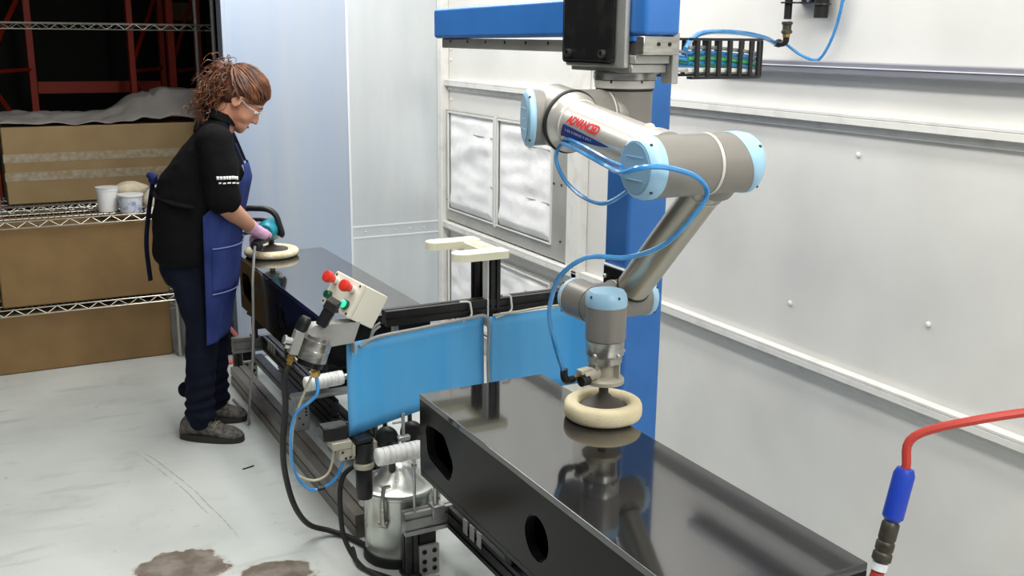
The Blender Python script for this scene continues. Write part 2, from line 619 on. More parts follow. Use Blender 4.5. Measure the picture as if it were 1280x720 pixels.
M['floor'] = floor_material()
g = G(); g.bx(-4.5, 4.0, -3.0, 9.6, -0.06, 0.0)
fl = g.obj('floor', 'floor'); fl.data.transform(Matrix.Translation(fl.location)); fl.location = (0, 0, 0)
struct(fl)
g = G(); g.bx(-3.0, 2.6, -2.6, 5.5, 3.0, 3.06); struct(g.obj('ceiling', 'wall'))
g = G(); g.bx(-4.5, 4.0, 5.5, 9.6, 3.0, 3.06); struct(g.obj('ceiling', 'store'))
g = G(); g.bx(2.49, 2.56, -2.6, 5.56, 0, 3.0); wr = struct(g.obj('wall_right', 'wall'))
g = G(); g.bx(1.252, 2.56, 5.505, 5.56, 0, 3.0); wb = struct(g.obj('wall_back', 'sheet_steel'))
g = G(); g.bx(-4.5, 4.0, 9.5, 9.6, 0, 3.0); struct(g.obj('wall_far', 'store'))
g = G(); g.bx(-4.5, -4.42, 5.5, 9.5, 0, 3.0); struct(g.obj('wall_left', 'store'))
g = G(); g.bx(3.92, 4.0, 5.6, 9.5, 0, 3.0); struct(g.obj('wall_store_right', 'store'))
g = G(); g.bx(-4.5, -1.2, 5.5, 5.56, 0, 3.0); struct(g.obj('wall_front', 'store'))

# sheets of the back wall, one part each
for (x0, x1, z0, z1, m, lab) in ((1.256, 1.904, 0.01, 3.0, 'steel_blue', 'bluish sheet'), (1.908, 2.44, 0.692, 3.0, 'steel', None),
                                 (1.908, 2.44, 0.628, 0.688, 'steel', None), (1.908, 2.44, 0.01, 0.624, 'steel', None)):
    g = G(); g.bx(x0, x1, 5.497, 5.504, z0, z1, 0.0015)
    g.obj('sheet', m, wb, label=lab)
g = G()
g.bx(1.9, 1.912, 5.4935, 5.4968, 0.0, 3.0); g.bx(1.912, 2.44, 5.4935, 5.4968, 0.686, 0.694); g.bx(1.912, 2.44, 5.4935, 5.4968, 0.622, 0.63)
g.obj('seam_strip', 'seam', wb)
for x in [1.99 + 0.09 * i for i in range(5)]:
    g = G(); g.ell((x, 5.4965, 0.657), (0.005, 0.003, 0.005), u=8, v=6); g.obj('rivet', 'steel', wb)
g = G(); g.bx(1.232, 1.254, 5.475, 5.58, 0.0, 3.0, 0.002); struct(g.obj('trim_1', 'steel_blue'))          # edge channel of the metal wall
g = G(); g.bx(2.44, 2.489, 5.44, 5.5, 0.0, 3.0, 0.003); struct(g.obj('trim_2', 'trim'))                       # corner post
# rails along the right wall
def rail(name, z, y0, y1, d=0.035):
    g = G()
    g.bx(2.49 - d, 2.489, y0, y1, z - 0.012, z, 0.002)
    g.bx(2.49 - d, 2.49 - d + 0.006, y0, y1, z - 0.034, z - 0.0125, 0.001)
    g.bx(2.478, 2.489, y0, y1, z - 0.06, z - 0.0125, 0.001)
    return struct(g.obj(name, 'trim'))
rail('trim_3', 0.70, -2.4, 3.93)
rail('trim_4', 0.70, 3.94, 5.435, 0.05)
rail('trim_5', 1.527, -2.4, 3.93)
rail('trim_6', 1.512, 3.94, 5.435)
g = G(); g.bx(2.44, 2.489, 3.93, 3.985, 0, 3.0, 0.003); g.bx(2.462, 2.489, 4.0, 4.075, 0, 3.0, 0.002); struct(g.obj('trim_7', 'trim'))
for y, z in ((2.02, 0.93), (2.35, 1.40), (2.6, 0.86), (5.41, 1.62), (5.41, 1.68), (5.41, 1.4)):
    g = G(); g.lathe([(0.009, 0), (0.009, 0.004), (0.004, 0.008)], (2.4895 if y < 5 else 2.4895, y, z), (-1, 0, 0), 8)
    g.obj('screw_head', 'trim', wr)
# filter bank: frame with return lips, mullion, two pads
def filter_bank(z0, z1, label, labs, pad_tag):
    t = thing('filter_bank', label, 'frame', (2.44, 4.78, z0))
    x = 2.468
    outer = [(4.085, z0 - 0.065), (5.435, z0 - 0.065), (5.435, z1 + 0.008), (4.085, z1 + 0.008)]
    hs = [[(4.215, z0), (4.785, z0), (4.785, z1), (4.215, z1)], [(4.82, z0), (5.40, z0), (5.40, z1), (4.82, z1)]]
    g = G(); g.plate(outer, hs, 0.012, lambda u, v, w: V((x + w, u, v))); g.obj('face_sheet', 'filter_sheet', t)
    g = G(); g.bx(x - 0.012, x - 0.0005, 4.792, 4.813, z0 - 0.01, z1 + 0.008, 0.002); g.obj('mullion', 'filter_lip', t)
    for i, (y0, y1) in enumerate(((4.215, 4.785), (4.82, 5.40))):
        g = G()
        for a in ((y0, y0 + 0.006, z0, z1), (y1 - 0.006, y1, z0, z1), (y0 + 0.006, y1 - 0.006, z0, z0 + 0.006), (y0 + 0.006, y1 - 0.006, z1 - 0.006, z1)):
            g.bx(x - 0.01, x - 0.0005, *a)
        g.obj('lip', 'filter_lip', t)
        for zz in (0.36, 0.82):
            g = G(); z = z0 + (z1 - z0) * zz
            g.bx(x - 0.0075, x - 0.0035, y0 + 0.02, y0 + 0.25, z - 0.008, z - 0.003, 0.001)
            g.obj('retaining_wire', 'alu', t)
        g = G()
        def pad(u, v, y0=y0, y1=y1, i=i):
            e = min(u, 1 - u, v, 1 - v)
            p = V((0, y0 + 0.0075 + (y1 - y0 - 0.015) * u, z0 + 0.0075 + (z1 - z0 - 0.015) * v))
            k = 0.8 * noise.noise(p * 5 + V((i * 9, 0, z0))) + 0.45 * noise.noise(V((i * 3, p.y * 4, p.z * 15))) + 0.08 * noise.noise(p * 22)
            p.x = x - 0.004 + 0.012 * max(0.0, 1 - e * 14) - 0.022 * k * min(1, e * 10) - 0.012 * (1 - v) ** 2 * min(1, e * 14)
            return p
        g.grid(56, 56, pad)
        g.bx(x + 0.014, x + 0.02, y0 + 0.008, y1 - 0.008, z0 + 0.008, z1 - 0.008)
        o = g.obj('filter_pad', 'filter', None, ang=80, normals=False)
        tag(o, labs[i], 'filter', 'filter pads in the white wall')
    for (yy, zz) in ((4.13, z0 + 0.03), (4.13, z0 + 0.3), (4.13, z1 - 0.05), (4.2, z0 + 0.3), (5.42, z0 + 0.05)):
        g = G(); g.cyl((x, yy, zz), (x - 0.004, yy, zz), 0.006, seg=8); g.obj('screw', 'alu_dark', t)
    return t
filter_bank(0.775, 1.335, 'grey steel frame around the two upper filter pads in the white wall',
            ['upper white filter pad nearer the robot arm', 'upper white filter pad in the wall corner'], None)
filter_bank(0.12, 0.58, 'grey steel frame of the lower filters, seen behind the dark crossbar',
            ['lower white filter pad behind the cream fork and dark beam, nearer the robot', 'lower white filter pad in the wall corner beside the black posts'], None)

# ceiling lamps (outside the picture, they light the booth)
lamp_labels = ['ceiling strip lamp above the front black cabinet', 'ceiling strip lamp above the woman', 'ceiling strip lamp near the right wall over the front cabinet',
               'ceiling strip lamp near the right wall over the filters', 'ceiling strip lamp behind the camera over the front cabinet', 'ceiling strip lamp behind the camera by the right wall', 'ceiling strip lamp over the open floor left of the woman']
for (p, ln, wd, w), lb in zip(LIGHTS, lamp_labels):
    t = thing('ceiling_light', lb, 'lamp', (p[0], p[1], 2.94), group='strip lamps on the ceiling')
    g = G(); g.bx(p[0] - wd / 2 - 0.03, p[0] + wd / 2 + 0.03, p[1] - ln / 2 - 0.03, p[1] + ln / 2 + 0.03, 2.965, 2.999, 0.004); g.obj('housing', 'lamp_white', t)
    g = G(); g.bx(p[0] - wd / 2, p[0] + wd / 2, p[1] - ln / 2, p[1] + ln / 2, 2.94, 2.964, 0.002); g.obj('diffuser', 'diffuser', t)

# grey trunking on the wall
t = thing('cable_trunking', 'long grey cable trunking fixed along the white wall behind the cable chain', 'trunking', (2.46, 1.6, 1.64))
g = G(); g.bx(2.448, 2.488, -1.5, 3.05, 1.645, 1.684, 0.003); g.obj('body', 'tray', t)
g = G(); g.bx(2.4445, 2.4478, -1.5, 3.05, 1.666, 1.669); g.obj('lid_joint', 'seam', t)

# compressed-air pipe, valve box and hose on the wall
t = thing('air_pipe', 'black iron air pipe with worn fittings coming down the white wall', 'pipe', (2.43, 2.65, 1.73))
g = G(); g.cyl((2.43, 2.65, 1.815), (2.43, 2.65, 2.995), 0.0125); g.obj('pipe', 'pipe', t)
g = G(); g.cyl((2.43, 2.65, 1.865), (2.43, 2.65, 1.869), 0.026); g.bx(2.43, 2.489, 2.6, 2.655, 1.8652, 1.8688); g.obj('clamp_plate', 'pipe', t)
g = G(); g.cyl((2.43, 2.65, 1.808), (2.43, 2.65, 1.816), 0.011); g.obj('thread_tape', 'seam', t)
g = G(); g.lathe([(0.014, 0), (0.018, 0.003), (0.018, 0.01), (0.0145, 0.013), (0.0145, 0.028), (0.018, 0.031), (0.018, 0.038), (0.013, 0.04)], (2.43, 2.65, 1.768), (0, 0, 1), 12); g.obj('union', 'pipe_worn', t)
g = G(); g.cyl((2.43, 2.65, 1.758), (2.43, 2.65, 1.768), 0.0135, seg=6); g.obj('nut', 'brass', t)
g = G(); g.tube([(2.43, 2.65, 1.758), (2.43, 2.652, 1.744), (2.425, 2.662, 1.737), (2.415, 2.685, 1.737)], 0.0105, 10); g.ell((2.422, 2.675, 1.738), (0.015, 0.015, 0.014), u=12, v=8); g.obj('elbow', 'pipe', t)
t = thing('valve_box', 'black valve box with a round black cup on the wall beside the air pipe', 'valve', (2.45, 2.55, 1.82))
g = G(); g.bx(2.43, 2.489, 2.545, 2.595, 1.866, 1.95, 0.003); g.obj('body', 'black', t)
g = G(); g.cyl((2.45, 2.522, 1.818), (2.45, 2.522, 1.93), 0.022, 0.025); g.obj('cup', 'pipe', t)
g = G(); g.cyl((2.45, 2.522, 1.858), (2.45, 2.522, 1.862), 0.029); g.obj('flange', 'pipe_worn', t)
g = G(); g.cyl((2.43, 2.56, 1.872), (2.426, 2.56, 1.872), 0.005, seg=8); g.obj('screw', 'silver', t)
g = G(); g.tube([(1.80, 2.36, 1.72), (1.87, 2.42, 1.752), (1.955, 2.46, 1.769), (2.15, 2.55, 1.769), (2.309, 2.62, 1.755), (2.415, 2.682, 1.737)], 0.008, 8)
tag(g.obj('air_hose', 'hose_blue'), 'pale blue air hose running from the cable chain to the wall pipe', 'hose')
g = G(); g.tube([(2.455, 2.675, 1.735), (2.462, 2.62, 1.705), (2.466, 2.575, 1.69), (2.468, 2.55, 1.687), (2.468, 2.525, 1.695), (2.466, 2.49, 1.74), (2.466, 2.465, 1.80), (2.466, 2.45, 1.87), (2.466, 2.445, 1.98), (2.466, 2.445, 2.99)], 0.005, 8)
tag(g.obj('air_hose', 'hose_blue'), 'thin pale blue hose looping up the white wall beside the valve box', 'hose')

# coupling hose at the lower right
t = thing('air_coupling', 'red air hose with metal coupling and blue grip in front of the white wall', 'hose', (1.93, 1.6, 0.45))
A, B = V((1.872, 1.6, 0.41)), V((1.934, 1.6, 0.68))
d = (B - A).normalized()
g = G(); g.tube([V((1.80, 1.55, 0.0)) + V((0, 0, 0.02)), V((1.82, 1.57, 0.2)), A, A + d * 0.07], 0.0165, 10); g.obj('hose', 'hose_red', t)
g = G(); g.cyl(A + d * 0.075, A + d * 0.095, 0.02); g.obj('ferrule', 'seam', t)
g = G(); g.lathe([(0.014, 0), (0.024, 0.006), (0.024, 0.022), (0.02, 0.028), (0.023, 0.034), (0.023, 0.05), (0.019, 0.056), (0.022, 0.062), (0.022, 0.1), (0.016, 0.108)], A + d * 0.095, d, 14); g.obj('coupling', 'pipe_worn', t)
g = G(); g.lathe([(0.018, 0), (0.026, 0.01), (0.026, 0.12), (0.02, 0.135)], A + d * 0.203, d, 16); g.obj('grip', 'handle_blue', t)
g = G(); g.tube([A + d * 0.338, A + d * 0.42, V((2.08, 1.5, 0.88)), V((2.3, 1.38, 0.92)), V((2.47, 1.34, 0.92))], 0.011, 8); g.obj('upper_hose', 'hose_red', t)

# ------------------------------------------------------------ store behind: wire rack, cartons, orange pallet racking
def wire_rack(name, label, x0, x1, y0, y1, zs, ztop, span=0.05):
    t = thing(name, label, 'rack', ((x0 + x1) / 2, (y0 + y1) / 2, 0))
    for x in (x0, x1):
        for y in (y0, y1):
            g = G(); g.cyl((x, y, 0), (x, y, ztop), 0.0125, seg=12); g.obj('post', 'post', t)
    for z in zs:
        sh = G()
        n = int((x1 - x0) / 0.03)
        for i in range(n + 1):
            x = x0 + (x1 - x0) * i / n
            sh.tube([(x, y0, z), (x, y1, z)], 0.0022, 4, smooth=0)
        for y in (y0 + 0.1, (y0 + y1) / 2, y1 - 0.1):
            sh.tube([(x0, y, z - 0.004), (x1, y, z - 0.004)], 0.003, 5, smooth=0)
        s = sh.obj('shelf', 'wire', t)
        for y in (y0, y1):
            g = G()
            g.tube([(x0, y, z), (x1, y, z)], 0.0035, 6, smooth=0)
            g.tube([(x0, y, z - 0.034), (x1, y, z - 0.034)], 0.0035, 6, smooth=0)
            k = max(2, int((x1 - x0) / span))
            g.tube([(x0 + (x1 - x0) * i / k, y, z - (0.034 if i % 2 else 0)) for i in range(k + 1)], 0.0028, 5, smooth=0)
            g.obj('truss', 'wire', s)
    return t
wire_rack('wire_rack', 'chrome wire rack holding cartons and tubs behind the woman', -0.15, 0.96, 5.70, 6.18, (0.36, 0.815), 0.90)
wire_rack('wire_rack', 'tall wire rack with an empty upper shelf in the dark store', 0.15, 1.40, 6.45, 6.95, (0.12, 0.78, 1.80), 2.35)

def carton(label, x0, x1, y0, y1, z0, z1, m, tapes=(), group='cartons on the wire rack'):
    t = thing('carton', label, 'box', ((x0 + x1) / 2, (y0 + y1) / 2, z0), group=group)
    g = G(); g.bx(x0, x1, y0, y1, z0, z1, 0.006); g.obj('body', m, t)
    for z in tapes:
        g = G(); g.bx(x0 - 0.001, x1 + 0.001, y0 - 0.0015, y0 - 0.0002, z - 0.025, z + 0.025); g.obj('tape', 'tape', t)
    g = G(); g.bx(x0 + 0.01, x1 - 0.01, (y0 + y1) / 2 - 0.003, (y0 + y1) / 2 + 0.003, z1 - 0.001, z1 + 0.0015); g.obj('flap_joint', 'card', t)
    return t
carton('large pale carton with two bands of tape on the tall wire rack behind the woman', 0.2, 1.30, 6.47, 6.93, 0.786, 1.225, 'card_pale', (1.05, 0.945), 'cartons on the tall wire rack')
carton('brown carton on the lower wire shelf behind the woman', 0.10, 0.93, 5.73, 6.14, 0.364, 0.77, 'card')
carton('brown carton on the floor under the wire shelf', 0.0, 0.93, 5.76, 6.14, 0.001, 0.318, 'card')
carton('brown carton at the left end of the rack on its lower shelf', -0.12, 0.085, 5.74, 6.12, 0.364, 0.70, 'card')

def sheet_pt(u, v):
    x = 0.19 + 1.13 * u
    y = 6.462 + 0.45 * v
    ridge = 0.15 / (1 + math.exp(-(u - 0.76) / 0.012)) * (1 - 0.15 * u) + 0.10 * math.exp(-((u - 0.70) / 0.09) ** 2) * (u < 0.77) + 0.045
    z = 1.231 + ridge * min(1, v * 2.2 + 0.15) + 0.03 * abs(noise.noise(V((x * 5, y * 7, 3)))) + 0.012 * noise.noise(V((x * 14, y * 16, 1)))
    return V((x, y, z))
g = G(); g.grid(44, 24, sheet_pt)
o = g.obj('dust_sheet', 'dustsheet', None, ang=40, normals=False)
md = o.modifiers.new('s', 'SOLIDIFY'); md.thickness = 0.004
tag(o, 'crumpled grey dust sheet lying on the large pale carton', 'sheet')

t = thing('tub', 'white plastic tub with a blue printed label on the wire shelf', 'tub', (0.765, 5.75, 0.82))
g = G(); g.lathe([(0.052, 0), (0.056, 0.01), (0.062, 0.085), (0.066, 0.087), (0.066, 0.093), (0.06, 0.094), (0.054, 0.01)], (0.765, 5.752, 0.8195), (0, 0, 1), 28); g.obj('body', 'tub', t)
g = G(); g.lathe([(0.067, 0), (0.067, 0.008), (0.061, 0.009)], (0.765, 5.752, 0.9085), (0, 0, 1), 28); g.obj('rim', 'decal', t)
g = G(); g.tube([(0.77, 5.75, 0.85), (0.87, 5.74, 0.955), (0.92, 5.735, 0.985)], 0.006, 6, flat=0.4); tag(g.obj('spatula', 'alu'), 'grey spatula standing in the labelled tub', 'spatula')
t = thing('tub', 'small tub at the picture\'s left edge behind the labelled tub', 'tub', (0.66, 5.80, 0.82))
g = G(); g.lathe([(0.05, 0), (0.056, 0.11), (0.059, 0.112), (0.059, 0.12), (0.05, 0.121)], (0.66, 5.84, 0.8195), (0, 0, 1), 24); g.obj('body', 'decal', t)
g = G(); g.lathe([(0.06, 0), (0.06, 0.008), (0.02, 0.01)], (0.66, 5.84, 0.941), (0, 0, 1), 24); g.obj('lid', 'rag', t)
for (c, r, lb) in (((0.80, 5.99, 0.90), (0.10, 0.07, 0.052), 'larger cream wool bonnet lying behind the tub on the wire shelf'),
                   ((0.895, 5.80, 0.885), (0.075, 0.06, 0.066), 'smaller cream wool bonnet beside the woman\'s back on the wire shelf')):
    g = G(); g.ell(c, r, u=24, v=16)
    for v in g.bm.verts:
        v.co += (v.co - V(c)) * 0.12 * noise.noise(v.co * 18)
        v.co.z = max(v.co.z, 0.8195)
    tag(g.obj('wool_bonnet', 'lump'), lb, 'bonnet', 'wool bonnets on the wire shelf')
g = G(); g.grid(14, 10, lambda u, v: V((0.83 + 0.12 * u, 5.71 + 0.09 * v, 0.8195 + 0.03 * (0.5 + 0.5 * noise.noise(V((u * 4, v * 4, 0)))) * min(1, 6 * min(u, 1 - u, v, 1 - v)))))
o = g.obj('rag', 'rag', None, 60, normals=False); md = o.modifiers.new('s', 'SOLIDIFY'); md.thickness = 0.003
tag(o, 'pale crumpled rag on the wire shelf beside the tub', 'rag')

def upright(label, x, w, y, y2):
    t = thing('pallet_rack', label, 'rack', (x, y, 0), group='orange pallet rack frames in the store')
    for yy in (y, y2):
        xx = x if yy == y else x + 0.34
        g = G(); g.bx(xx - w / 2, xx + w / 2, yy - 0.04, yy + 0.04, 0, 2.95, 0.003); g.obj('upright', 'rack', t)
        g = G(); g.bx(xx - w / 2 - 0.03, xx + w / 2 + 0.03, yy - 0.07, yy + 0.07, 0, 0.008); g.obj('foot_plate', 'rack', t)
    x2 = x + 0.34
    for (za, zb) in ((1.47, 1.47), (0.25, 0.25), (2.6, 2.6)):
        g = G(); g.tube([(x, y, za), (x2, y2, zb)], 0.017, 4, smooth=0); g.obj('strut', 'rack', t)
    for (za, zb) in ((1.5, 2.1), (1.42, 0.85), (0.28, 0.8), (2.55, 2.15)):
        g = G(); g.tube([(x, y, za), (x2, y2, zb)], 0.017, 4, smooth=0); g.obj('brace', 'rack', t)
    return t
upright('orange pallet rack frame nearest the metal wall, dim in the store', 1.46, 0.05, 8.2, 8.9)
upright('orange pallet rack frame at the left edge, dim in the store', 1.19, 0.042, 8.3, 9.0)
upright('orange pallet rack frame further left in the store', 0.2, 0.05, 8.2, 8.9)
g = G(); g.bx(0.575, 1.50, 8.95, 9.02, 1.28, 1.37); tag(g.obj('rack_beam', 'rack'), 'orange rack beam between two upright frames in the store', 'beam')
for (x0, x1, y0, y1, z0, z1, lb) in ((1.62, 1.86, 9.13, 9.42, 1.849, 2.0, 'small brown carton high in the dark store'),):
    carton(lb, x0, x1, y0, y1, z0, z1, 'card', group='cartons far back in the store')
g = G(); g.bx(1.56, 2.0, 9.12, 9.46, 1.80, 1.848); g.bx(1.60, 1.66, 9.14, 9.44, 0, 1.8); g.bx(1.92, 1.98, 9.14, 9.44, 0, 1.8)
tag(g.obj('store_shelf', 'store'), 'dark shelf stand against the far store wall', 'shelf')
# black board standing between rack and metal wall
g = G(); g.tube([(0.888, 4.003, 0.003), (0.91, 4.008, 0.003), (0.938, 4.018, 0.003)], 0.003, 6)
tag(g.obj('cable_tie', 'black'), 'short black cable tie lying on the floor before the woman', 'cable tie')
g = G(); g.bx(1.0, 1.228, 5.60, 5.63, 0, 1.05, 0.003); tag(g.obj('black_board', 'black_matt'), 'black board standing on the floor between the woman and the metal wall', 'board')

# ------------------------------------------------------------ stands
def make_stand(label, dy, yn):
    t = thing('work_stand', label, 'stand', (1.3, 2.9, 0), group='aluminium stands under the black cabinets')
    g = G(); profile_bar(g, (1.155, 2.9, 0.19), (1.545, 2.9, 0.19), 0.04, 0.08); g.obj('crossbar', 'alu', t)
    if not dy:
        g = G(); profile_bar(g, (1.155, yn, 0.19), (1.545, yn, 0.19), 0.04, 0.08); g.obj('crossbar', 'alu', t)
    for x in (1.325, 1.50):
        g = G(); profile_bar(g, (x, yn + 0.022, 0.19), (x, 2.878, 0.19), 0.04, 0.08); g.obj('rail', 'alu_black', t)
    for y in (yn + (0.045 if dy else 0), 2.9):
        for x in ((1.335, 1.50) if dy and y < 2.5 else (1.178, 1.52)):
            g = G(); profile_bar(g, (x, y, 0.012), (x, y, 0.149), 0.04, 0.04, up=(0, 1, 0)); lg = g.obj('leg', 'alu_dark', t)
            g = G(); g.bx(x - 0.03, x + 0.03, y - 0.03, y + 0.03, 0, 0.012, 0.003); g.obj('foot', 'rubber', lg)
        if dy and y < 2.5:
            continue
        g = G(); g.bx(1.205, 1.268, y - 0.0105, y + 0.0105, 0.012, 0.148, 0.002); g.obj('spacer', 'alu_black', t)
        g = G(); g.bx(1.20, 1.272, y - 0.0275, y - 0.0108, 0.0, 0.105, 0.002); pl = g.obj('bracket_plate', 'grey_plate', t)
        for x in (1.218, 1.254):
            for z in (0.085, 0.05, 0.02):
                g = G(); g.lathe([(0.0085, 0), (0.0085, 0.002), (0.0075, 0.0035), (0.004, 0.0035), (0.004, 0.001)], (x, y - 0.0276, z), (0, -1, 0), 12); g.obj('bolt', 'black', pl)
    for x in (1.325, 1.50):
        for y in ((1.95, 2.45) if dy else (1.55, 2.45)):
            g = G(); g.bx(x - 0.02, x + 0.02, y - 0.02, y + 0.02, 0.2305, 0.497, 0.003); g.obj('riser', 'alu_black', t)
    g = G(); g.cyl((1.27, 2.895, 0.23), (1.27, 2.895, 0.325), 0.011); g.cyl((1.27, 2.895, 0.262), (1.27, 2.895, 0.27), 0.0135); g.obj('stop_pin', 'machined', t)
    g = G(); g.bx(1.25, 1.295, 2.872, 2.918, 0.19, 0.24, 0.003); g.obj('pin_block', 'alu', t)
    for k in range(3):
        g = G(); g.bx(1.300, 1.3045, 2.72 - 0.05 * k, 2.75 - 0.05 * k, 0.195, 0.245, 0.001); g.obj('tab', 'grey_plate', t)
    t.location.y += dy
    t.location.x -= 0.03 if dy else 0
    return t
st = make_stand('aluminium stand with black rails carrying the front black cabinet', 0, 1.35)
st2 = make_stand('aluminium stand beside the woman carrying the rear black cabinet', 2.25, 1.75)
g = G()
profile_bar(g, (1.14, 3.22, 0.045), (1.14, 5.108, 0.045), 0.08, 0.09)
o = g.obj('base_rail', 'alu_dusty'); tag(o, 'dusty twin-slot aluminium rail on the floor nearest the woman', 'rail', 'long rails on the floor')
g = G(); profile_bar(g, (1.385, 3.22, 0.045), (1.385, 5.108, 0.045), 0.08, 0.09)
o = g.obj('base_rail', 'alu_black'); tag(o, 'black slotted rail on the floor behind the dusty one', 'rail', 'long rails on the floor')
g = G(); g.cyl((1.24, 5.10, 0.23), (1.24, 5.10, 0.30), 0.008); g.bx(1.22, 1.29, 5.06, 5.12, 0.285, 0.34, 0.004); g.cyl((1.26, 5.05, 0.33), (1.2, 5.1, 0.37), 0.01)
tag(g.obj('toggle_clamp', 'alu_black'), 'black toggle clamp on the crossbar end of the rear stand', 'clamp')
# swing support with roller on the dusty rail, and the roller in front of the pot
t = thing('roller_support', 'grey arm bracket standing on the dusty floor rail under the rear cabinet', 'bracket', (1.18, 4.1, 0.09))
g = G(); g.bx(1.142, 1.205, 4.09, 4.11, 0.0905, 0.231, 0.003); pl = g.obj('post_plate', 'grey_plate', t)
for (x, z) in ((1.16, 0.19), (1.16, 0.15), (1.19, 0.19), (1.19, 0.175), (1.19, 0.16), (1.175, 0.12)):
    g = G(); g.cyl((x, 4.0895, z), (x, 4.086, z), 0.0045, seg=10); g.obj('bolt', 'black', pl)
g = G(); g.bx(1.13, 1.40, 4.07, 4.13, 0.2315, 0.255, 0.004); g.obj('cross_arm', 'grey_plate', t)
g = G(); g.bx(1.13, 1.18, 4.13, 4.76, 0.222, 0.252, 0.004); g.obj('long_arm', 'alu_dark', t)

def roller(c, L, r, axis, label, ribs=9):
    t = thing('ribbed_roller', label, 'roller', c, group='white ribbed rollers')
    pr = [(r * 0.7, 0), (r * 0.95, 0.004)]
    for k in range(ribs):
        h = 0.006 + (L - 0.01) * k / ribs
        s = (L - 0.01) / ribs
        pr += [(r, h), (r, h + s * 0.78), (r * 0.9, h + s * 0.84), (r * 0.9, h + s * 0.96)]
    pr += [(r * 0.95, L), (r * 0.4, L + 0.001)]
    g = G(); g.lathe(pr, c, axis, 24); g.obj('sleeve', 'nylon', t)
    g = G(); g.cyl(V(c) + V(axis).normalized() * (L - 0.005), V(c) + V(axis).normalized() * (L + 0.05), r * 0.45); g.obj('shaft', 'alu', t)
    return t
roller((0.988, 3.405, 0.541), 0.142, 0.0265, (1, 0, 0.05), 'grimy white ribbed roller at the near end of the rear black cabinet', 9)
roller((1.05, 2.86, 0.458), 0.155, 0.029, (1, 0, 0.02), 'clean white ribbed roller above the metal pot', 8)
t = thing('roller_post', 'thin grey stud with nut under the clean ribbed roller', 'post', (1.192, 2.89, 0.23))
g = G(); g.cyl((1.192, 2.89, 0.2305), (1.192, 2.89, 0.428), 0.005); g.obj('stud', 'machined', t)
g = G(); g.cyl((1.192, 2.89, 0.385), (1.192, 2.89, 0.395), 0.010, seg=6); g.obj('nut', 'machined', t)

# ------------------------------------------------------------ black cabinets
def rounded_tri(pts, r, n=6):
    out = []
    P = [V((p[0], p[1], 0)) for p in pts]
    for i, p in enumerate(P):
        a = (P[i - 1] - p).normalized()
        b = (P[(i + 1) % len(P)] - p).normalized()
        half = a.angle(b) / 2
        L = min(r / math.tan(half), 0.06)
        s, e = p + a * L, p + b * L
        for k in range(n + 1):
            q = k / n
            m_ = s * (1 - q) ** 2 + p * 2 * q * (1 - q) + e * q ** 2
            out.append((m_.x, m_.y))
    return out

def make_cabinet(label):
    X0, X1, Y0, Y1, Z0, Z1 = 1.089, 1.494, 1.292, 2.595, 0.497, 0.75
    t = thing('lacquered_cabinet', label, 'cabinet', ((X0 + X1) / 2, (Y0 + Y1) / 2, Z0), group='black lacquered cabinets')
    w = 0.018
    g = G(); g.bx(X0, X1, Y0, Y1, Z1 - w, Z1, 0.0025, 2); g.obj('top_panel', 'gloss', t)
    g = G(); g.bx(X0 + 0.001, X1 - 0.001, Y0 + 0.001, Y1 - 0.001, Z0, Z0 + w, 0.002); g.obj('bottom_panel', 'gloss_side', t)
    hole1 = rounded_tri([(2.555, 0.678), (2.425, 0.682), (2.362, 0.618), (2.385, 0.556), (2.538, 0.577)], 0.035)
    hole2 = [(1.903 + 0.056 * math.cos(a), 0.614 + 0.056 * math.sin(a)) for a in (2 * PI * k / 32 for k in range(32))]
    g = G(); g.plate([(Y0 + 0.001, Z0 + w), (Y1 - 0.001, Z0 + w), (Y1 - 0.001, Z1 - w), (Y0 + 0.001, Z1 - w)], [hole1, hole2], w, lambda u, v, q: V((X0 + 0.0005 + q, u, v)))
    g.obj('front_panel', 'gloss_side', t)
    for h in (hole1, hole2):
        g = G(); c = V((sum(p[0] for p in h) / len(h), sum(p[1] for p in h) / len(h), 0))
        rr = [[V((X0 + 0.004 + d, c.y * 0 + c.x + (p[0] - c.x) * s, c.y + (p[1] - c.y) * s)) for p in h] for d, s in ((0, 0.995), (0, 0.95), (0.02, 0.95), (0.02, 0.995))]
        g.rings(rr, closed=True); g.obj('port_rim', 'black', t)
    g = G(); g.bx(X1 - w - 0.0005, X1 - 0.0005, Y0 + 0.001, Y1 - 0.001, Z0 + w, Z1 - w); g.obj('back_panel', 'gloss_side', t)
    for y in (Y0 + 0.0005, Y1 - w - 0.0005):
        g = G(); g.bx(X0 + w + 0.0005, X1 - w - 0.0005, y, y + w, Z0 + w, Z1 - w); g.obj('end_panel', 'gloss_side', t)
    g = G(); g.bx(X0 + 0.10, X0 + 0.112, Y0 + 0.02, Y1 - 0.02, Z0 + w, Z1 - w); g.obj('inner_board', 'inside', t)
    return t
cab = make_cabinet('long black gloss cabinet under the robot arm, nearest the camera')
copy_tree(cab, (cab.location.x, cab.location.y + 2.15, cab.location.z), 'long black gloss cabinet the woman is polishing')

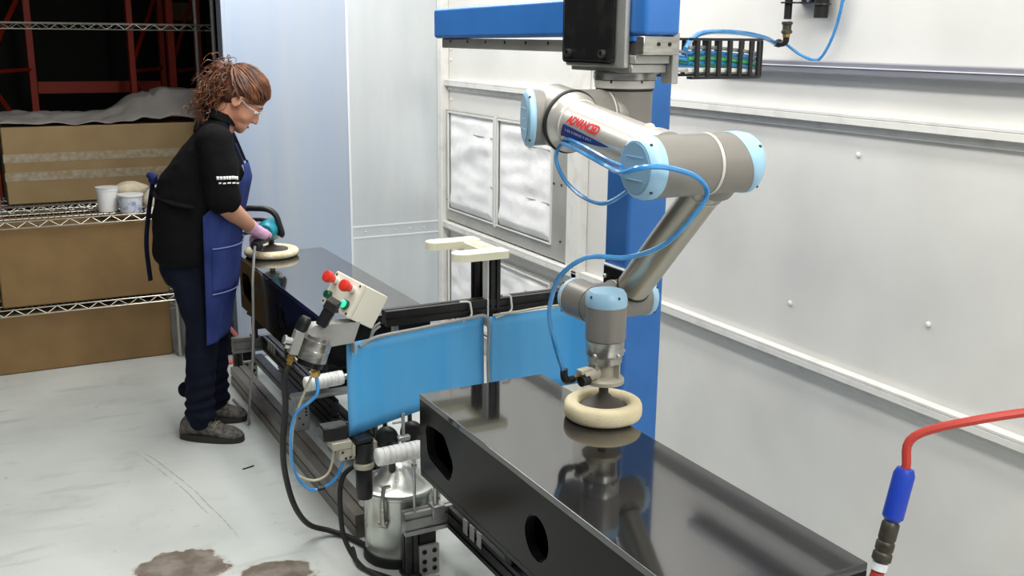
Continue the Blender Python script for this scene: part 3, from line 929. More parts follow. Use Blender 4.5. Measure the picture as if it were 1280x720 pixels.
# ------------------------------------------------------------ divider: dark beam, posts, blue sheets, fork
t = thing('divider_frame', 'dark dusty beam with two black posts between the two black cabinets', 'frame', (1.6, 3.0, 0))
g = G(); profile_bar(g, (1.14, 3.0, 0.869), (2.10, 3.0, 0.869), 0.045, 0.05); g.obj('beam', 'alu_black', t)
g = G(); g.bx(1.93, 2.03, 2.892, 2.976, 0.85, 0.888, 0.003); g.obj('tie_bracket', 'alu_black', t)
g = G(); g.bx(1.182, 1.20, 3.025, 3.42, 0.535, 0.565, 0.003); g.bx(1.182, 1.20, 3.025, 3.05, 0.566, 0.86, 0.003); g.obj('roller_arm', 'grey_plate', t)
g = G(); profile_bar(g, (1.53, 2.995, 0.80), (1.53, 2.995, 1.035), 0.035, 0.04, up=(0, 1, 0)); g.obj('post', 'alu_black', t)
g = G(); profile_bar(g, (1.53, 3.11, 0.80), (1.53, 3.11, 1.035), 0.035, 0.04, up=(0, 1, 0)); g.obj('post', 'alu_black', t)
g = G(); g.bx(1.4995, 1.5045, 2.976, 3.012, 0.8, 1.03); g.obj('edge_strip', 'seam', t)
for x in (1.46,):
    g = G(); profile_bar(g, (x, 3.045 if x < 2 else 3.0, 0.0), (x, 3.045 if x < 2 else 3.0, 0.843), 0.04, 0.04, up=(0, 1, 0)); g.obj('leg', 'alu_black', t)

t = thing('nylon_fork', 'cream two-pronged nylon fork on top of the black posts', 'holder', (1.5, 3.08, 1.035))
def prong(x0, x1, y, w, z0, z1):
    n = 10
    r = w / 2
    loop = [(x0 + r - r * math.sin(PI * k / n) , y + r * math.cos(PI * k / n)) for k in range(n + 1)] + [(x1 - 0.01, y - r), (x1, y - r + 0.01), (x1, y + r - 0.01), (x1 - 0.01, y + r)]
    g = G(); g.rings([[V((a, b, z)) for a, b in loop] for z in (z0, z0 + 0.002, z1 - 0.002, z1)])
    return g
prong(1.375, 1.57, 2.985, 0.075, 1.036, 1.061).obj('prong', 'fork', t)
prong(1.375, 1.57, 3.20, 0.075, 1.036, 1.061).obj('prong', 'fork', t)
g = G(); g.bx(1.50, 1.565, 3.0225, 3.1625, 1.0365, 1.058, 0.002); g.obj('bridge', 'fork', t)
g = G(); g.bx(1.51, 1.555, 3.05, 3.13, 1.0583, 1.0605, 0.0008); g.obj('wear_mark', 'wool', t)

def sheet(name, x0, x1, zt0, zt1, zb0, zb1, bow, label):
    g = G()
    def P(u, v):
        x = x0 + (x1 - x0) * u
        zt = zt0 + (zt1 - zt0) * u
        zb = zb0 + (zb1 - zb0) * u
        return V((x, 2.967 + bow * (math.sin(PI * u) * 0.6 + (u ** 8) * 1.2) + 0.002 * math.sin(v * 3 + u * 5), zb + (zt - zb) * v))
    g.grid(24, 8, P)
    o = g.obj(name, 'panel', None, 60, normals=False)
    md = o.modifiers.new('s', 'SOLIDIFY'); md.thickness = 0.004; md.offset = 1
    return tag(o, label, 'panel', 'sky blue plastic sheets hung on the dark beam')
sheet('plastic_sheet', 1.0, 1.488, 0.812, 0.838, 0.50, 0.585, 0.014, 'sky blue plastic sheet with slanted lower edge, left of the dirty joint')
sheet('plastic_sheet', 1.496, 2.0, 0.838, 0.838, 0.55, 0.55, 0.003, 'sky blue plastic sheet right of the dirty joint, behind the robot wrist')
# grubby cables along the beam and down the joint
def wire(name, pts, r, m, label, group=None, sm=6, seg=7):
    g = G(); g.tube(pts, r, seg, sm)
    return tag(g.obj(name, m), label, 'cable' if 'hose' not in name else 'hose', group)
wire('cable', [(1.04, 2.955, 0.80), (1.1, 2.957, 0.822), (1.25, 2.958, 0.832), (1.42, 2.957, 0.845), (1.48, 2.956, 0.845), (1.495, 2.957, 0.80), (1.493, 2.957, 0.7), (1.497, 2.957, 0.58)], 0.006, 'hose_grey', 'dusty grey cable along the blue sheet\'s top and down the joint')
wire('cable', [(1.51, 2.956, 0.845), (1.6, 2.957, 0.846), (1.72, 2.956, 0.851), (1.9, 2.957, 0.845)], 0.004, 'hose_tan', 'dusty tan cable along the top of the right blue sheet')
wire('cable', [(1.395, 2.972, 0.90), (1.425, 2.966, 0.898), (1.432, 2.964, 0.88), (1.432, 2.962, 0.85), (1.40, 2.96, 0.835)], 0.0035, 'hose_white', 'white cable looped over the dark beam left of the posts')
wire('cable', [(1.552, 2.97, 0.905), (1.578, 2.966, 0.903), (1.583, 2.963, 0.88), (1.578, 2.96, 0.85), (1.52, 2.957, 0.835)], 0.0035, 'hose_white', 'white cable looped over the dark beam right of the posts')

# ------------------------------------------------------------ operator box on its bracket
t = thing('control_bracket', 'grey angle bracket holding the control box at the end of the dark beam', 'bracket', (1.0, 2.95, 0.69))
g = G(); g.plate([(0.862, 0.862), (0.872, 0.882), (0.892, 0.892), (1.036, 0.886), (1.012, 0.822), (0.892, 0.816), (0.872, 0.824)], [], 0.05, lambda u, v, w: V((u, 2.93 + w, v))); g.obj('arm', 'grey_plate', t)
g = G(); g.bx(1.0125, 1.019, 2.925, 2.962, 0.785, 0.82, 0.001); g.obj('flange', 'grey_plate', t)
g = G(); g.lathe([(0.008, 0), (0.008, 0.004), (0.004, 0.006)], (0.90, 2.9295, 0.838), (0, -1, 0), 10); g.obj('bolt', 'machined', t)
# box: tilted about the y axis
ex = V((0.818, 0.281, -0.501)).normalized(); ey = V((0.251, -0.960, -0.128)); ey = (ey - ex * ey.dot(ex)).normalized(); ez = ey.cross(ex)
W, H, D = 0.147, 0.113, 0.110
org = V((1.045, 2.92, 1.006)) - ey * (W / 2) - ez * (H / 2)     # centre of the button face
t = thing('control_box', 'ivory control box with red mushroom buttons tilted on the grey bracket', 'control box', (1.02, 2.92, 0.85))
def cb(x, y, z):
    return org + ex * x + ey * y + ez * z
RB = Matrix((ex, -ey, ez)).transposed()
g = G(); g.box(cb(D / 2 + 0.012, 0, 0), (D - 0.014, W, H), RB, 0.004, 2); bd = g.obj('housing', 'ivory', t)
g = G(); g.box(cb(0.009, 0, 0), (0.018, W + 0.002, H + 0.002), RB, 0.004, 2); g.obj('lid', 'ivory', t)
for (y, z) in ((-0.064, 0.047), (0.064, 0.047), (-0.064, -0.047), (0.064, -0.047)):
    g = G(); g.cyl(cb(0.0, y, z), cb(-0.002, y, z), 0.004, seg=8); g.obj('screw', 'alu_dark', t)
g = G(); g.lathe([(0.011, 0), (0.011, 0.0015), (0.009, 0.0015), (0.009, 0.0)], cb(0.085, W / 2 - 0.0015, -0.03), ey, 16); g.obj('knockout', 'ivory', t)
for (y, z) in ((-0.05, 0.028), (0.042, 0.028)):
    g = G(); g.cyl(cb(0.0, y, z), cb(-0.018, y, z), 0.0125); c_ = g.obj('collar', 'ring', t)
    g = G(); g.lathe([(0.0125, 0), (0.0135, 0.008), (0.0185, 0.016), (0.0195, 0.026), (0.017, 0.032), (0.006, 0.034)], cb(-0.016, y, z), -ex, 22); g.obj('mushroom_button', 'red', c_)
g = G(); g.lathe([(0.0135, 0), (0.0135, 0.014), (0.011, 0.017), (0.0, 0.018)], cb(0, -0.05, -0.022), -ex, 18); g.obj('push_button', 'green_dark', t, label='dark green button')
g = G(); g.lathe([(0.0155, 0), (0.0155, 0.012), (0.0135, 0.012)], cb(0, 0.045, -0.024), -ex, 18); b_ = g.obj('lamp_collar', 'green_dark', t, label='green collar of the lit button')
g = G(); g.lathe([(0.013, 0.004), (0.013, 0.016), (0.009, 0.02), (0.0, 0.021)], cb(0, 0.045, -0.024), -ex, 18); g.obj('lamp_lens', 'green_lit', b_, label='lit green lens')
g = G(); g.cyl(cb(0, 0.0, -0.052), cb(-0.008, 0.0, -0.052), 0.008); g.cyl(cb(0, 0.022, -0.054), cb(-0.006, 0.022, -0.054), 0.006); g.obj('plug', 'alu_dark', t)
g = G(); g.cyl(cb(0.085, 0.02, -H / 2), cb(0.085, 0.02, -H / 2 - 0.024), 0.013, seg=8); g.cyl(cb(0.085, 0.02, -H / 2 - 0.024), cb(0.085, 0.02, -H / 2 - 0.04), 0.009); g.obj('cable_gland', 'ring', t)
g = G(); g.cyl(cb(0.105, -0.02, 0.03), cb(0.113, -0.02, 0.03), 0.008); g.obj('hinge', 'alu', t)
q = cb(0.085, 0.02, -H / 2 - 0.038)
for dx in (0.0, 0.012):
    wire('cable', [q + V((dx * 0.5, -0.004, 0)), q + V((-0.012 + dx, -0.012, -0.04)), q + V((0.0 + dx, -0.014, -0.068)), q + V((0.03, -0.012, -0.075 - dx)), q + V((0.058, -0.008, -0.045 - dx)), q + V((0.075, -0.004, 0.0 - dx)), q + V((0.1, -0.003, 0.018 - dx))], 0.0038, 'hose_grey', 'grey cable looping from under the control box, ' + ('inner of the two' if dx else 'outer of the two'), 'grey cables from the control box')
# black thumb valve in front of the buttons
t = thing('thumb_valve', 'black thumb valve standing on the grey bracket before the buttons', 'valve', (0.93, 2.93, 0.893))
a = V((0.912, 2.93, 0.893)); b = V((0.945, 2.905, 0.967))
dd = (b - a).normalized()
RT = frame(dd)
g = G(); g.box(a + dd * 0.028, (0.034, 0.034, 0.06), RT, 0.004); g.obj('body', 'black', t)
g = G(); g.box(a + dd * 0.073, (0.044, 0.04, 0.032), RT, 0.004); g.obj('cap', 'rubber', t)
# air motor / regulator hung under the bracket
t = thing('pressure_regulator', 'round machined regulator with brass fittings under the grey bracket', 'regulator', (0.92, 2.93, 0.70))
c0 = V((0.898, 2.93, 0.845)); ax = V((-0.36, 0.0, -0.93)).normalized()
px_ = V((0.93, 0, -0.36))
g = G(); g.lathe([(0.03, -0.014), (0.037, -0.012), (0.037, 0.0), (0.045, 0.001), (0.045, 0.028), (0.0445, 0.029), (0.045, 0.03), (0.045, 0.062), (0.042, 0.065), (0.036, 0.066), (0.036, 0.078), (0.02, 0.08)], c0, ax, 36); g.obj('body', 'machined', t)
g = G(); g.lathe([(0.034, 0.0665), (0.04, 0.068), (0.04, 0.082), (0.03, 0.085)], c0, ax, 24); g.obj('lower_flange', 'alu_black', t)
v0 = c0 - px_ * 0.068 + ax * 0.02 + V((0, -0.01, 0))
g = G(); g.box(v0, (0.03, 0.03, 0.075), frame(ax), 0.003); g.obj('valve_block', 'grey_plate', t)
g = G(); g.cyl(v0 - px_ * 0.014, v0 - px_ * 0.034, 0.010); g.cyl(v0 - px_ * 0.034, v0 - px_ * 0.04, 0.014); g.cyl(v0 - px_ * 0.01 + ax * 0.02, v0 - px_ * 0.03 + ax * 0.02, 0.006); g.obj('side_plug', 'silver', t)
g = G(); g.lathe([(0.016, 0), (0.02, 0.008), (0.02, 0.035), (0.014, 0.045)], v0 - ax * 0.038, (0.45, -0.1, 0.9), 16); g.obj('knob', 'black', t)
g = G(); g.lathe([(0.010, 0), (0.010, 0.006), (0.013, 0.008), (0.013, 0.02), (0.009, 0.024), (0.009, 0.034)], v0 + ax * 0.037, ax, 6); g.obj('brass_fitting', 'brass', t)
w0 = c0 + ax * 0.084 + px_ * 0.012 + V((0, -0.012, 0))
g = G(); g.lathe([(0.010, 0), (0.010, 0.008), (0.014, 0.01), (0.014, 0.024), (0.009, 0.03)], w0, V((0.2, -0.2, -0.95)), 6); g.obj('brass_fitting', 'brass', t)
# hoses from the regulator
h0 = v0 + ax * 0.072
wire('air_hose', [h0, h0 + ax * 0.04, (0.795, 2.95, 0.64), (0.795, 3.0, 0.5), (0.82, 3.08, 0.36), (0.87, 3.17, 0.2), (0.945, 3.27, 0.07), (1.03, 3.28, 0.02), (1.085, 3.20, 0.013), (1.17, 2.965, 0.012), (1.26, 2.93, 0.011)], 0.010, 'rubber', 'thick black hose hanging from the regulator to the floor')
w1 = w0 + V((0.2, -0.2, -0.95)).normalized() * 0.03
wire('air_hose', [w1, w1 + V((-0.01, -0.02, -0.05)), (0.815, 2.92, 0.62), (0.80, 2.93, 0.52), (0.815, 2.95, 0.42), (0.862, 2.95, 0.352), (0.925, 2.945, 0.36), (0.962, 2.94, 0.41), (0.969, 2.935, 0.47)], 0.0055, 'hose_blue', 'clear blue hose looping from the regulator to the valve cluster')
wire('air_hose', [w1 + V((-0.014, 0.012, 0.0)), (0.845, 2.945, 0.66), (0.815, 2.945, 0.58), (0.806, 2.948, 0.47), (0.826, 2.966, 0.405), (0.88, 2.968, 0.372), (0.925, 2.962, 0.39), (0.942, 2.955, 0.45), (0.942, 2.95, 0.505)], 0.0042, 'hose_tan', 'thin tan hose beside the clear blue loop')
g = G(); g.lathe([(0.0085, -0.012), (0.0085, 0.012)], (0.897, 2.9485, 0.350), (1, 0, 0.0), 12); tag(g.obj('hose_tie', 'black'), 'black tie round the loop of clear blue hose', 'tie')

# ------------------------------------------------------------ valve cluster and filter under the blue sheet
def shift_new(before, d):
    for o in bpy.data.objects:
        if o not in before and o.parent is None:
            o.location += V(d)
T0 = set(bpy.data.objects)
t = thing('valve_cluster', 'black and beige valve cluster at the lower left corner of the blue sheet', 'valve', (1.0, 2.94, 0.42))
g = G(); g.bx(0.962, 1.045, 2.93, 2.985, 0.478, 0.525, 0.004); g.obj('coil', 'black', t)
g = G(); g.bx(0.985, 1.05, 2.915, 2.965, 0.45, 0.477, 0.003); g.obj('manifold', 'beige', t)
g = G(); g.bx(1.01, 1.062, 2.92, 2.96, 0.41, 0.449, 0.003); g.obj('valve_body', 'beige', t)
g = G(); g.cyl((1.027, 2.935, 0.432), (1.027, 2.935, 0.474), 0.009); g.obj('push_fitting', 'black', t)
for (x, z) in ((1.02, 0.44), (1.045, 0.42), (1.03, 0.418)):
    g = G(); g.cyl((x, 2.9195, z), (x, 2.917, z), 0.004, seg=8); g.obj('screw', 'black', t)
g = G(); g.bx(1.005, 1.06, 2.966, 2.975, 0.44, 0.52); g.obj('mount', 'alu_dark', t)
shift_new(T0, (-0.058, 0, 0.03))
T0 = set(bpy.data.objects)
t = thing('air_filter', 'black filter regulator with dark bowl hanging left of the metal pot', 'filter', (1.09, 2.93, 0.24))
g = G(); g.bx(1.058, 1.118, 2.905, 2.96, 0.44, 0.458, 0.008, 2); g.obj('top_plate', 'alu_black', t)
g = G(); g.lathe([(0.026, 0), (0.03, 0.004), (0.03, 0.062), (0.028, 0.066)], (1.09, 2.93, 0.373), (0, 0, 1), 20); g.obj('head', 'black', t)
g = G(); g.lathe([(0.030, 0), (0.033, 0.003), (0.033, 0.018), (0.03, 0.02)], (1.09, 2.93, 0.352), (0, 0, 1), 20); g.obj('lock_ring', 'beige', t)
g = G(); g.lathe([(0.012, 0), (0.024, 0.006), (0.0275, 0.03), (0.0275, 0.108), (0.026, 0.11)], (1.09, 2.93, 0.241), (0, 0, 1), 20); g.obj('bowl', 'alu_black', t)
g = G(); g.bx(1.118, 1.132, 2.915, 2.955, 0.39, 0.44, 0.003); g.bx(1.047, 1.06, 2.915, 2.955, 0.40, 0.44, 0.003); g.obj('port', 'beige', t)
g = G(); g.cyl((1.047, 2.93, 0.425), (1.030, 2.93, 0.425), 0.008, seg=8); g.obj('brass_fitting', 'brass', t)
shift_new(T0, (-0.055, 0.0, 0.05))
for i, (c, lb) in enumerate((((1.134, 2.985, 0.468), 'round black knob gauge beside the filter regulator'), ((1.222, 2.985, 0.472), 'round black knob gauge half hidden by the front cabinet'))):
    t = thing('knob_gauge', lb, 'gauge', c, group='round black gauges under the blue sheet')
    cc = V(c)
    g = G(); g.lathe([(0.02, -0.01), (0.034, 0), (0.038, 0.006), (0.038, 0.022), (0.032, 0.027), (0.018, 0.028)], cc, (-0.25, -0.9, 0.2), 24); g.obj('body', 'alu_black', t)
    g = G(); g.lathe([(0.016, 0), (0.019, 0.003), (0.019, 0.03), (0.014, 0.034)], cc + V((0.012, -0.03, -0.018)), (-0.2, -0.95, 0), 18); g.obj('knob', 'rubber', t)
    g = G(); g.tube([cc + V((0.0, 0.01, 0.02)), cc + V((0, 0.012, 0.1))], 0.008, 8, 0); g.obj('stem', 'alu_dark', t)
t = thing('stud_bolt', 'thin grey threaded rod with nut between the two black gauges', 'rod', (1.215, 2.965, 0.36))
g = G(); g.cyl((1.176, 2.94, 0.43), (1.176, 2.94, 0.56), 0.006, seg=10); g.obj('rod', 'alu', t)
g = G(); g.bx(1.155, 1.198, 2.93, 2.95, 0.465, 0.482, 0.003); g.obj('nut_block', 'grey_plate', t)
g = G(); g.cyl((1.14, 2.94, 0.53), (1.176, 2.94, 0.53), 0.004, seg=8); g.obj('cross_pin', 'grey_plate', t)

# ------------------------------------------------------------ metal pot
TC = V((1.205, 3.06, 0))
t = thing('pressure_pot', 'bare metal pressure pot with domed lid and toggle clamps on the floor', 'pot', TC)
g = G(); g.lathe([(0.10, 0.012), (0.115, 0.016), (0.12, 0.03), (0.12, 0.242), (0.123, 0.245), (0.123, 0.254)], TC, (0, 0, 1), 48); g.obj('body', 'pot', t)
g = G(); g.lathe([(0.123, 0.2545), (0.130, 0.256), (0.132, 0.261), (0.130, 0.267), (0.122, 0.269), (0.116, 0.271), (0.095, 0.284), (0.07, 0.304), (0.05, 0.324), (0.036, 0.336), (0.02, 0.342), (0.0, 0.343)], TC, (0, 0, 1), 48); g.obj('lid', 'pot', t)
g = G(); g.lathe([(0.112, 0), (0.126, 0.002), (0.126, 0.03), (0.121, 0.032)], TC, (0, 0, 1), 40); g.obj('base_ring', 'rubber', t)
for a in (-2.345, -0.8, 0.77, 2.34):
    d = V((math.cos(a), math.sin(a), 0)); s = V((-d.y, d.x, 0))
    g = G(); cc = TC + d * 0.131
    g.tube([cc + d * 0.008 + V((0, 0, 0.17)), cc + d * 0.012 + V((0, 0, 0.22)), cc + d * 0.010 + V((0, 0, 0.265)), cc - d * 0.005 + V((0, 0, 0.3))], [0.011, 0.010, 0.008, 0.007], 8)
    k = g.obj('toggle_clamp', 'machined', t)
    g = G(); g.cyl(cc + d * 0.004 + s * 0.014 + V((0, 0, 0.17)), cc + d * 0.004 - s * 0.014 + V((0, 0, 0.17)), 0.013); g.obj('pivot', 'machined', k)
    g = G(); g.tube([cc - d * 0.004 + s * 0.02 + V((0, 0, 0.306)), cc - d * 0.006 + V((0, 0, 0.297)), cc - d * 0.004 - s * 0.02 + V((0, 0, 0.306))], 0.006, 8, 3); g.obj('wing', 'machined', k)
g = G(); g.cyl(TC + V((-0.035, -0.03, 0.325)), TC + V((-0.035, -0.03, 0.365)), 0.012); g.cyl(TC + V((-0.035, -0.03, 0.365)), TC + V((-0.035, -0.03, 0.385)), 0.009); g.obj('lid_fitting', 'alu_dark', t)
wire('air_hose', [(1.145, 3.03, 0.372), (1.07, 3.03, 0.375), (1.01, 3.03, 0.352), (0.985, 3.02, 0.31), (0.975, 3.0, 0.24), (0.98, 2.98, 0.14), (1.015, 2.93, 0.06), (1.075, 2.86, 0.025), (1.14, 2.79, 0.012), (1.26, 2.72, 0.0105)], 0.0085, 'rubber', 'black hose arching down the left side of the metal pot')
wire('air_hose', [(1.06, 3.14, 0.012), (1.04, 3.02, 0.012), (1.08, 2.93, 0.011), (1.145, 2.85, 0.0105), (1.25, 2.82, 0.010)], 0.0075, 'rubber', 'black hose curled on the floor round the foot of the metal pot')

# ------------------------------------------------------------ gantry: column and beam
t = thing('gantry', 'blue steel column with a cantilever beam carrying the robot arm', 'gantry', (1.98, 2.82, 0))
def tube_bar(g, x0, x1, y0, y1, z0, z1, r=0.014):
    g.bx(x0, x1, y0, y1, z0, z1, r, 3); return g
g = G(); tube_bar(g, 1.90, 2.055, 2.75, 2.89, 0.014, 1.90); g.obj('column', 'blue', t)
g = G(); g.bx(1.85, 2.105, 2.70, 2.94, 0, 0.014, 0.002); g.obj('base_plate', 'blue', t)
bmx = G(); bmx.bx(1.571, 1.683, 2.23, 3.57, 1.757, 1.862, 0.012, 3)
for v in bmx.bm.verts:
    v.co.z -= 0.016 * (v.co.y - 2.23) / 1.34
bmx.obj('beam', 'blue', t)
g = G(); g.bx(1.683, 1.92, 2.76, 2.88, 1.765, 1.855, 0.006); g.obj('joint_block', 'blue', t)
g = G(); g.bx(1.585, 1.66, 2.26, 3.525, 1.708, 1.742, 0.003); rl = g.obj('linear_rail', 'sheet_steel', t)
for k in range(9):
    g = G(); y = 3.45 - k * 0.14
    g.cyl((1.585, y, 1.732), (1.5835, y, 1.732), 0.005, seg=8); g.obj('screw', 'black', rl)
g = G(); g.bx(1.888, 1.8995, 2.752, 2.872, 0.90, 1.0, 0.003); bk = g.obj('side_bracket', 'alu_black', t)
g = G(); g.ell((1.885, 2.855, 0.965), (0.008, 0.008, 0.008), u=10, v=8); g.obj('bolt', 'silver', bk)
g = G(); g.bx(1.885, 1.8995, 2.75, 2.875, 1.001, 1.006, 0.001); g.obj('bracket_edge', 'seam', bk)

# ------------------------------------------------------------ carriage
t = thing('beam_carriage', 'grey plate carriage with black cover clamped round the blue beam', 'carriage', (1.64, 2.42, 1.63))
g = G(); g.bx(1.553, 1.57, 2.295, 2.595, 1.672, 1.97, 0.006, 2); g.obj('side_plate', 'grey_plate', t)
g = G(); g.bx(1.538, 1.5525, 2.335, 2.59, 1.682, 1.97, 0.012, 3)
g.obj('cover_plate', 'alu_black', t)
for y in (2.37, 2.545):
    g = G(); g.lathe([(0.011, 0), (0.011, 0.012), (0.007, 0.012), (0.007, 0.006)], (1.5378, y, 1.708), (-1, 0, 0), 14); g.obj('cap_screw', 'alu_dark', t)
g = G(); g.bx(1.571, 1.683, 2.235, 2.27, 1.707, 1.755, 0.002); fb = g.obj('end_block', 'machined', t)
for x in (1.618, 1.653):
    g = G(); g.cyl((x, 2.2352, 1.735), (x, 2.2335, 1.735), 0.0055, seg=12); g.obj('screw_hole', 'black', fb)
g = G(); g.bx(1.571, 1.683, 2.271, 2.60, 1.684, 1.706, 0.002); g.obj('upper_plate', 'grey_plate', t)
g = G(); g.bx(1.571, 1.683, 2.285, 2.59, 1.66, 1.6835, 0.002); g.obj('lower_plate', 'grey_plate', t)
g = G(); g.bx(1.684, 1.706, 2.262, 2.31, 1.632, 1.765, 0.002); g.obj('side_plate', 'grey_plate', t)

# ------------------------------------------------------------ cable chain basket
t = thing('cable_chain', 'black slatted cable chain loop with coloured cables beside the carriage', 'cable chain', (1.88, 2.36, 1.645))
def U(s, inset=0.0):
    """plan of the loop, s in 0..1: front run, half round, back run"""
    R = 0.10 - inset
    a, b = 1.725, 1.915
    cy = 2.335
    L1 = b - a; L2 = PI * R
    tot = 2 * L1 + L2
    q = s * tot
    if q < L1:
        return V((a + q, cy - R, 0)), V((0, -1, 0))
    if q < L1 + L2:
        an = -PI / 2 + (q - L1) / R
        return V((b + R * math.cos(an), cy + R * math.sin(an), 0)), V((math.cos(an), math.sin(an), 0))
    return V((b - (q - L1 - L2), cy + R, 0)), V((0, 1, 0))
for z, nm in ((1.645, 'lower_band'), (1.745, 'upper_band')):
    g = G(); N = 48
    rings = []
    for i in range(N + 1):
        p, n = U(i / N)
        rings.append([p + V((0, 0, z)) + n * 0.006, p + V((0, 0, z + 0.007)) + n * 0.006, p + V((0, 0, z + 0.007)) - n * 0.016, p + V((0, 0, z)) - n * 0.016])
    g.rings(rings); g.obj(nm, 'rubber', t)
for i in range(19):
    p, n = U((i + 0.5) / 19)
    s = V((-n.y, n.x, 0))
    Rm = Matrix((s, n, V((0, 0, 1)))).transposed()
    g = G(); g.box(p + V((0, 0, 1.699)) + n * 0.002, (0.0125, 0.009, 0.094), Rm, 0.0015); g.obj('slat', 'rubber', t)
for (z, r, m, ins, lb) in ((1.715, 0.005, 'hose_grey', 0.012, 'grey cable'), (1.702, 0.0055, 'hose_blue', 0.014, 'blue hose'), (1.694, 0.005, 'hose_blue', 0.024, 'blue hose'),
                           (1.686, 0.0055, 'hose_green', 0.013, 'green cable'), (1.676, 0.005, 'hose_blue', 0.014, 'blue hose'), (1.664, 0.0075, 'hose_white', 0.016, 'thick white cable')):
    g = G()
    g.tube([U(s, ins)[0] + V((0, 0, z + 0.012 * math.cos(s * 6 - 0.4) * (1 if r < 0.007 else 0.2))) for s in [k / 22 for k in range(23)]], r, 7, 2)
    g.obj('cable', m, t, label=lb)

# ------------------------------------------------------------ robot arm
BX, BY = 1.642, 2.42
SZ, EY, EZ = 1.54, 1.90, 1.467
XU, XF = 1.455, 1.58
TX, TY, WZ = 1.462, 2.203, 1.05
t = thing('robot_arm', 'grey six-joint robot arm with pale blue caps hanging from the carriage', 'robot', (BX, BY, 0.84))
g = G(); g.lathe([(0.088, 0), (0.088, 0.018), (0.084, 0.02)], (BX, BY, 1.639), (0, 0, 1), 40); fl_ = g.obj('mounting_flange', 'machined', t)
for k in range(6):
    a = PI / 6 + k * PI / 3
    g = G(); g.cyl((BX + 0.078 * math.cos(a), BY + 0.078 * math.sin(a), 1.6388), (BX + 0.078 * math.cos(a), BY + 0.078 * math.sin(a), 1.630), 0.006, seg=8); g.obj('bolt', 'black', fl_)
g = G(); g.lathe([(0.079, 0), (0.083, 0.002), (0.083, 0.022), (0.079, 0.024)], (BX, BY, 1.6145), (0, 0, 1), 40); g.obj('base_collar', 'ring', t)
g = G(); g.lathe([(0.08, 0), (0.08, 0.005)], (BX, BY, 1.609), (0, 0, 1), 40); g.obj('base_seal', 'rubber', t)
g = G(); g.lathe([(0.078, 0.0), (0.078, -0.105), (0.07, -0.13), (0.045, -0.145), (0.0, -0.148)], (BX, BY, 1.608), (0, 0, 1), 40)
g.obj('base_housing', 'robot', t)
R1 = 0.073
def cap(parent, o, axis, R, h=0.032, face=True, tilt=None, base_only=False):
    """pale blue joint cap with a slanted face, its shade painted in darker"""
    g = G(); g.lathe([(R * 1.01, 0), (R * 1.03, 0.003), (R * 1.03, h * 0.45), (R * 0.97, h * 0.8), (R * 0.86, h), (R * 0.5, h + 0.001), (0, h + 0.001)], o, axis, 40)
    def lean(gg):
        if tilt:
            for v in gg.bm.verts:
                q = v.co - V(o)
                k = max(0.0, 1 - q.dot(V(axis)) / h) if base_only else 1.0
                v.co -= V(axis) * (q - V(axis) * q.dot(V(axis))).dot(V(tilt)) * k
    lean(g)
    c = g.obj('joint_cap', 'robot_cap', parent, label='pale blue cap')
    F = frame(axis)
    for a in (0.9, 2.5, 4.0, 5.5):
        g = G(); p = V(o) + F @ V((R * 0.98 * math.cos(a), R * 0.98 * math.sin(a), h * 0.72))
        g.ell(p, (0.004, 0.004, 0.004), u=8, v=6); lean(g); g.obj('cap_screw', 'alu_dark', c)
    if face:
        g = G(); g.lathe([(R * 0.8, h + 0.0012), (R * 0.8, h + 0.0024), (0, h + 0.0024)], o, axis, 32); lean(g); g.obj('cap_face', 'robot_cap_face', c)
        for k in (-1, 0, 1):
            g = G(); q = V(o) + F @ V((0, R * 0.36 * k, h + 0.003)); g.box(q, (R * (0.9 if k else 0.45), 0.0016, 0.001), F); lean(g); g.obj('engraved_line', 'robot_cap', c)
    return c
# shoulder: housing on the x axis from the base body to the cap
g = G(); g.lathe([(R1, 0), (R1, 0.028), (R1 * 0.985, 0.03)], (BX - 0.03, BY, SZ), (-1, 0, 0), 40); g.lathe([(R1 * 0.985, 0.03), (R1, 0.032), (R1, 0.13)], (BX - 0.03, BY, SZ), (-1, 0, 0), 40)
g.obj('shoulder_housing', 'robot', t)
g = G(); g.lathe([(R1 * 1.02, 0), (R1 * 1.02, 0.004)], (BX - 0.068, BY, SZ), (-1, 0, 0), 40); g.obj('joint_ring', 'ring', t)
g = G(); g.lathe([(R1, 0), (R1, XU + 0.04 - 1.35)], (XU + 0.04, BY, SZ), (-1, 0, 0), 40)
for v in g.bm.verts:
    if v.co.x < 1.36:
        v.co.x += 0.36 * (v.co.y - BY)
g.obj('upper_arm_head', 'robot', t)
cap(t, (1.349, BY, SZ), (-1, 0, 0), R1 * 1.04, 0.022, tilt=(0, 0.36, 0))
# upper arm
SA = V((1.421, BY, SZ + 0.006)); EA = V((XU - 0.012, EY, EZ))
ud = (EA - SA).normalized(); UL = (EA - SA).length
g = G(); g.lathe([(0.07, -0.02), (0.082, -0.012), (0.082, 0.0715)], SA, ud, 44); g.obj('arm_collar', 'robot', t)
g = G(); g.lathe([(0.0825, 0.0), (0.085, 0.002), (0.085, 0.010), (0.0825, 0.012)], SA + ud * 0.072, ud, 44); g.obj('arm_seal', 'rubber', t)
UR = 0.064
g = G(); g.lathe([(0.08, 0.0845), (0.08, 0.09), (0.076, 0.096), (UR + 0.004, 0.106), (UR, 0.114), (UR, UL - 0.09), (UR + 0.004, UL - 0.085), (UR + 0.004, UL - 0.05)], SA, ud, 48); tb = g.obj('upper_arm_tube', 'tube', t)
for h in (0.118, UL - 0.092):
    g = G(); g.lathe([(UR + 0.0005, -0.003), (UR + 0.0035, 0), (UR + 0.0005, 0.003)], SA + ud * h, ud, 44, cap=False); g.obj('clamp_ring', 'ring', t)
g = G(); g.ell(SA + ud * (UL - 0.11) + V((0, 0, UR)), (0.012, 0.012, 0.008), u=12, v=8); g.obj('grommet', 'fork', t)
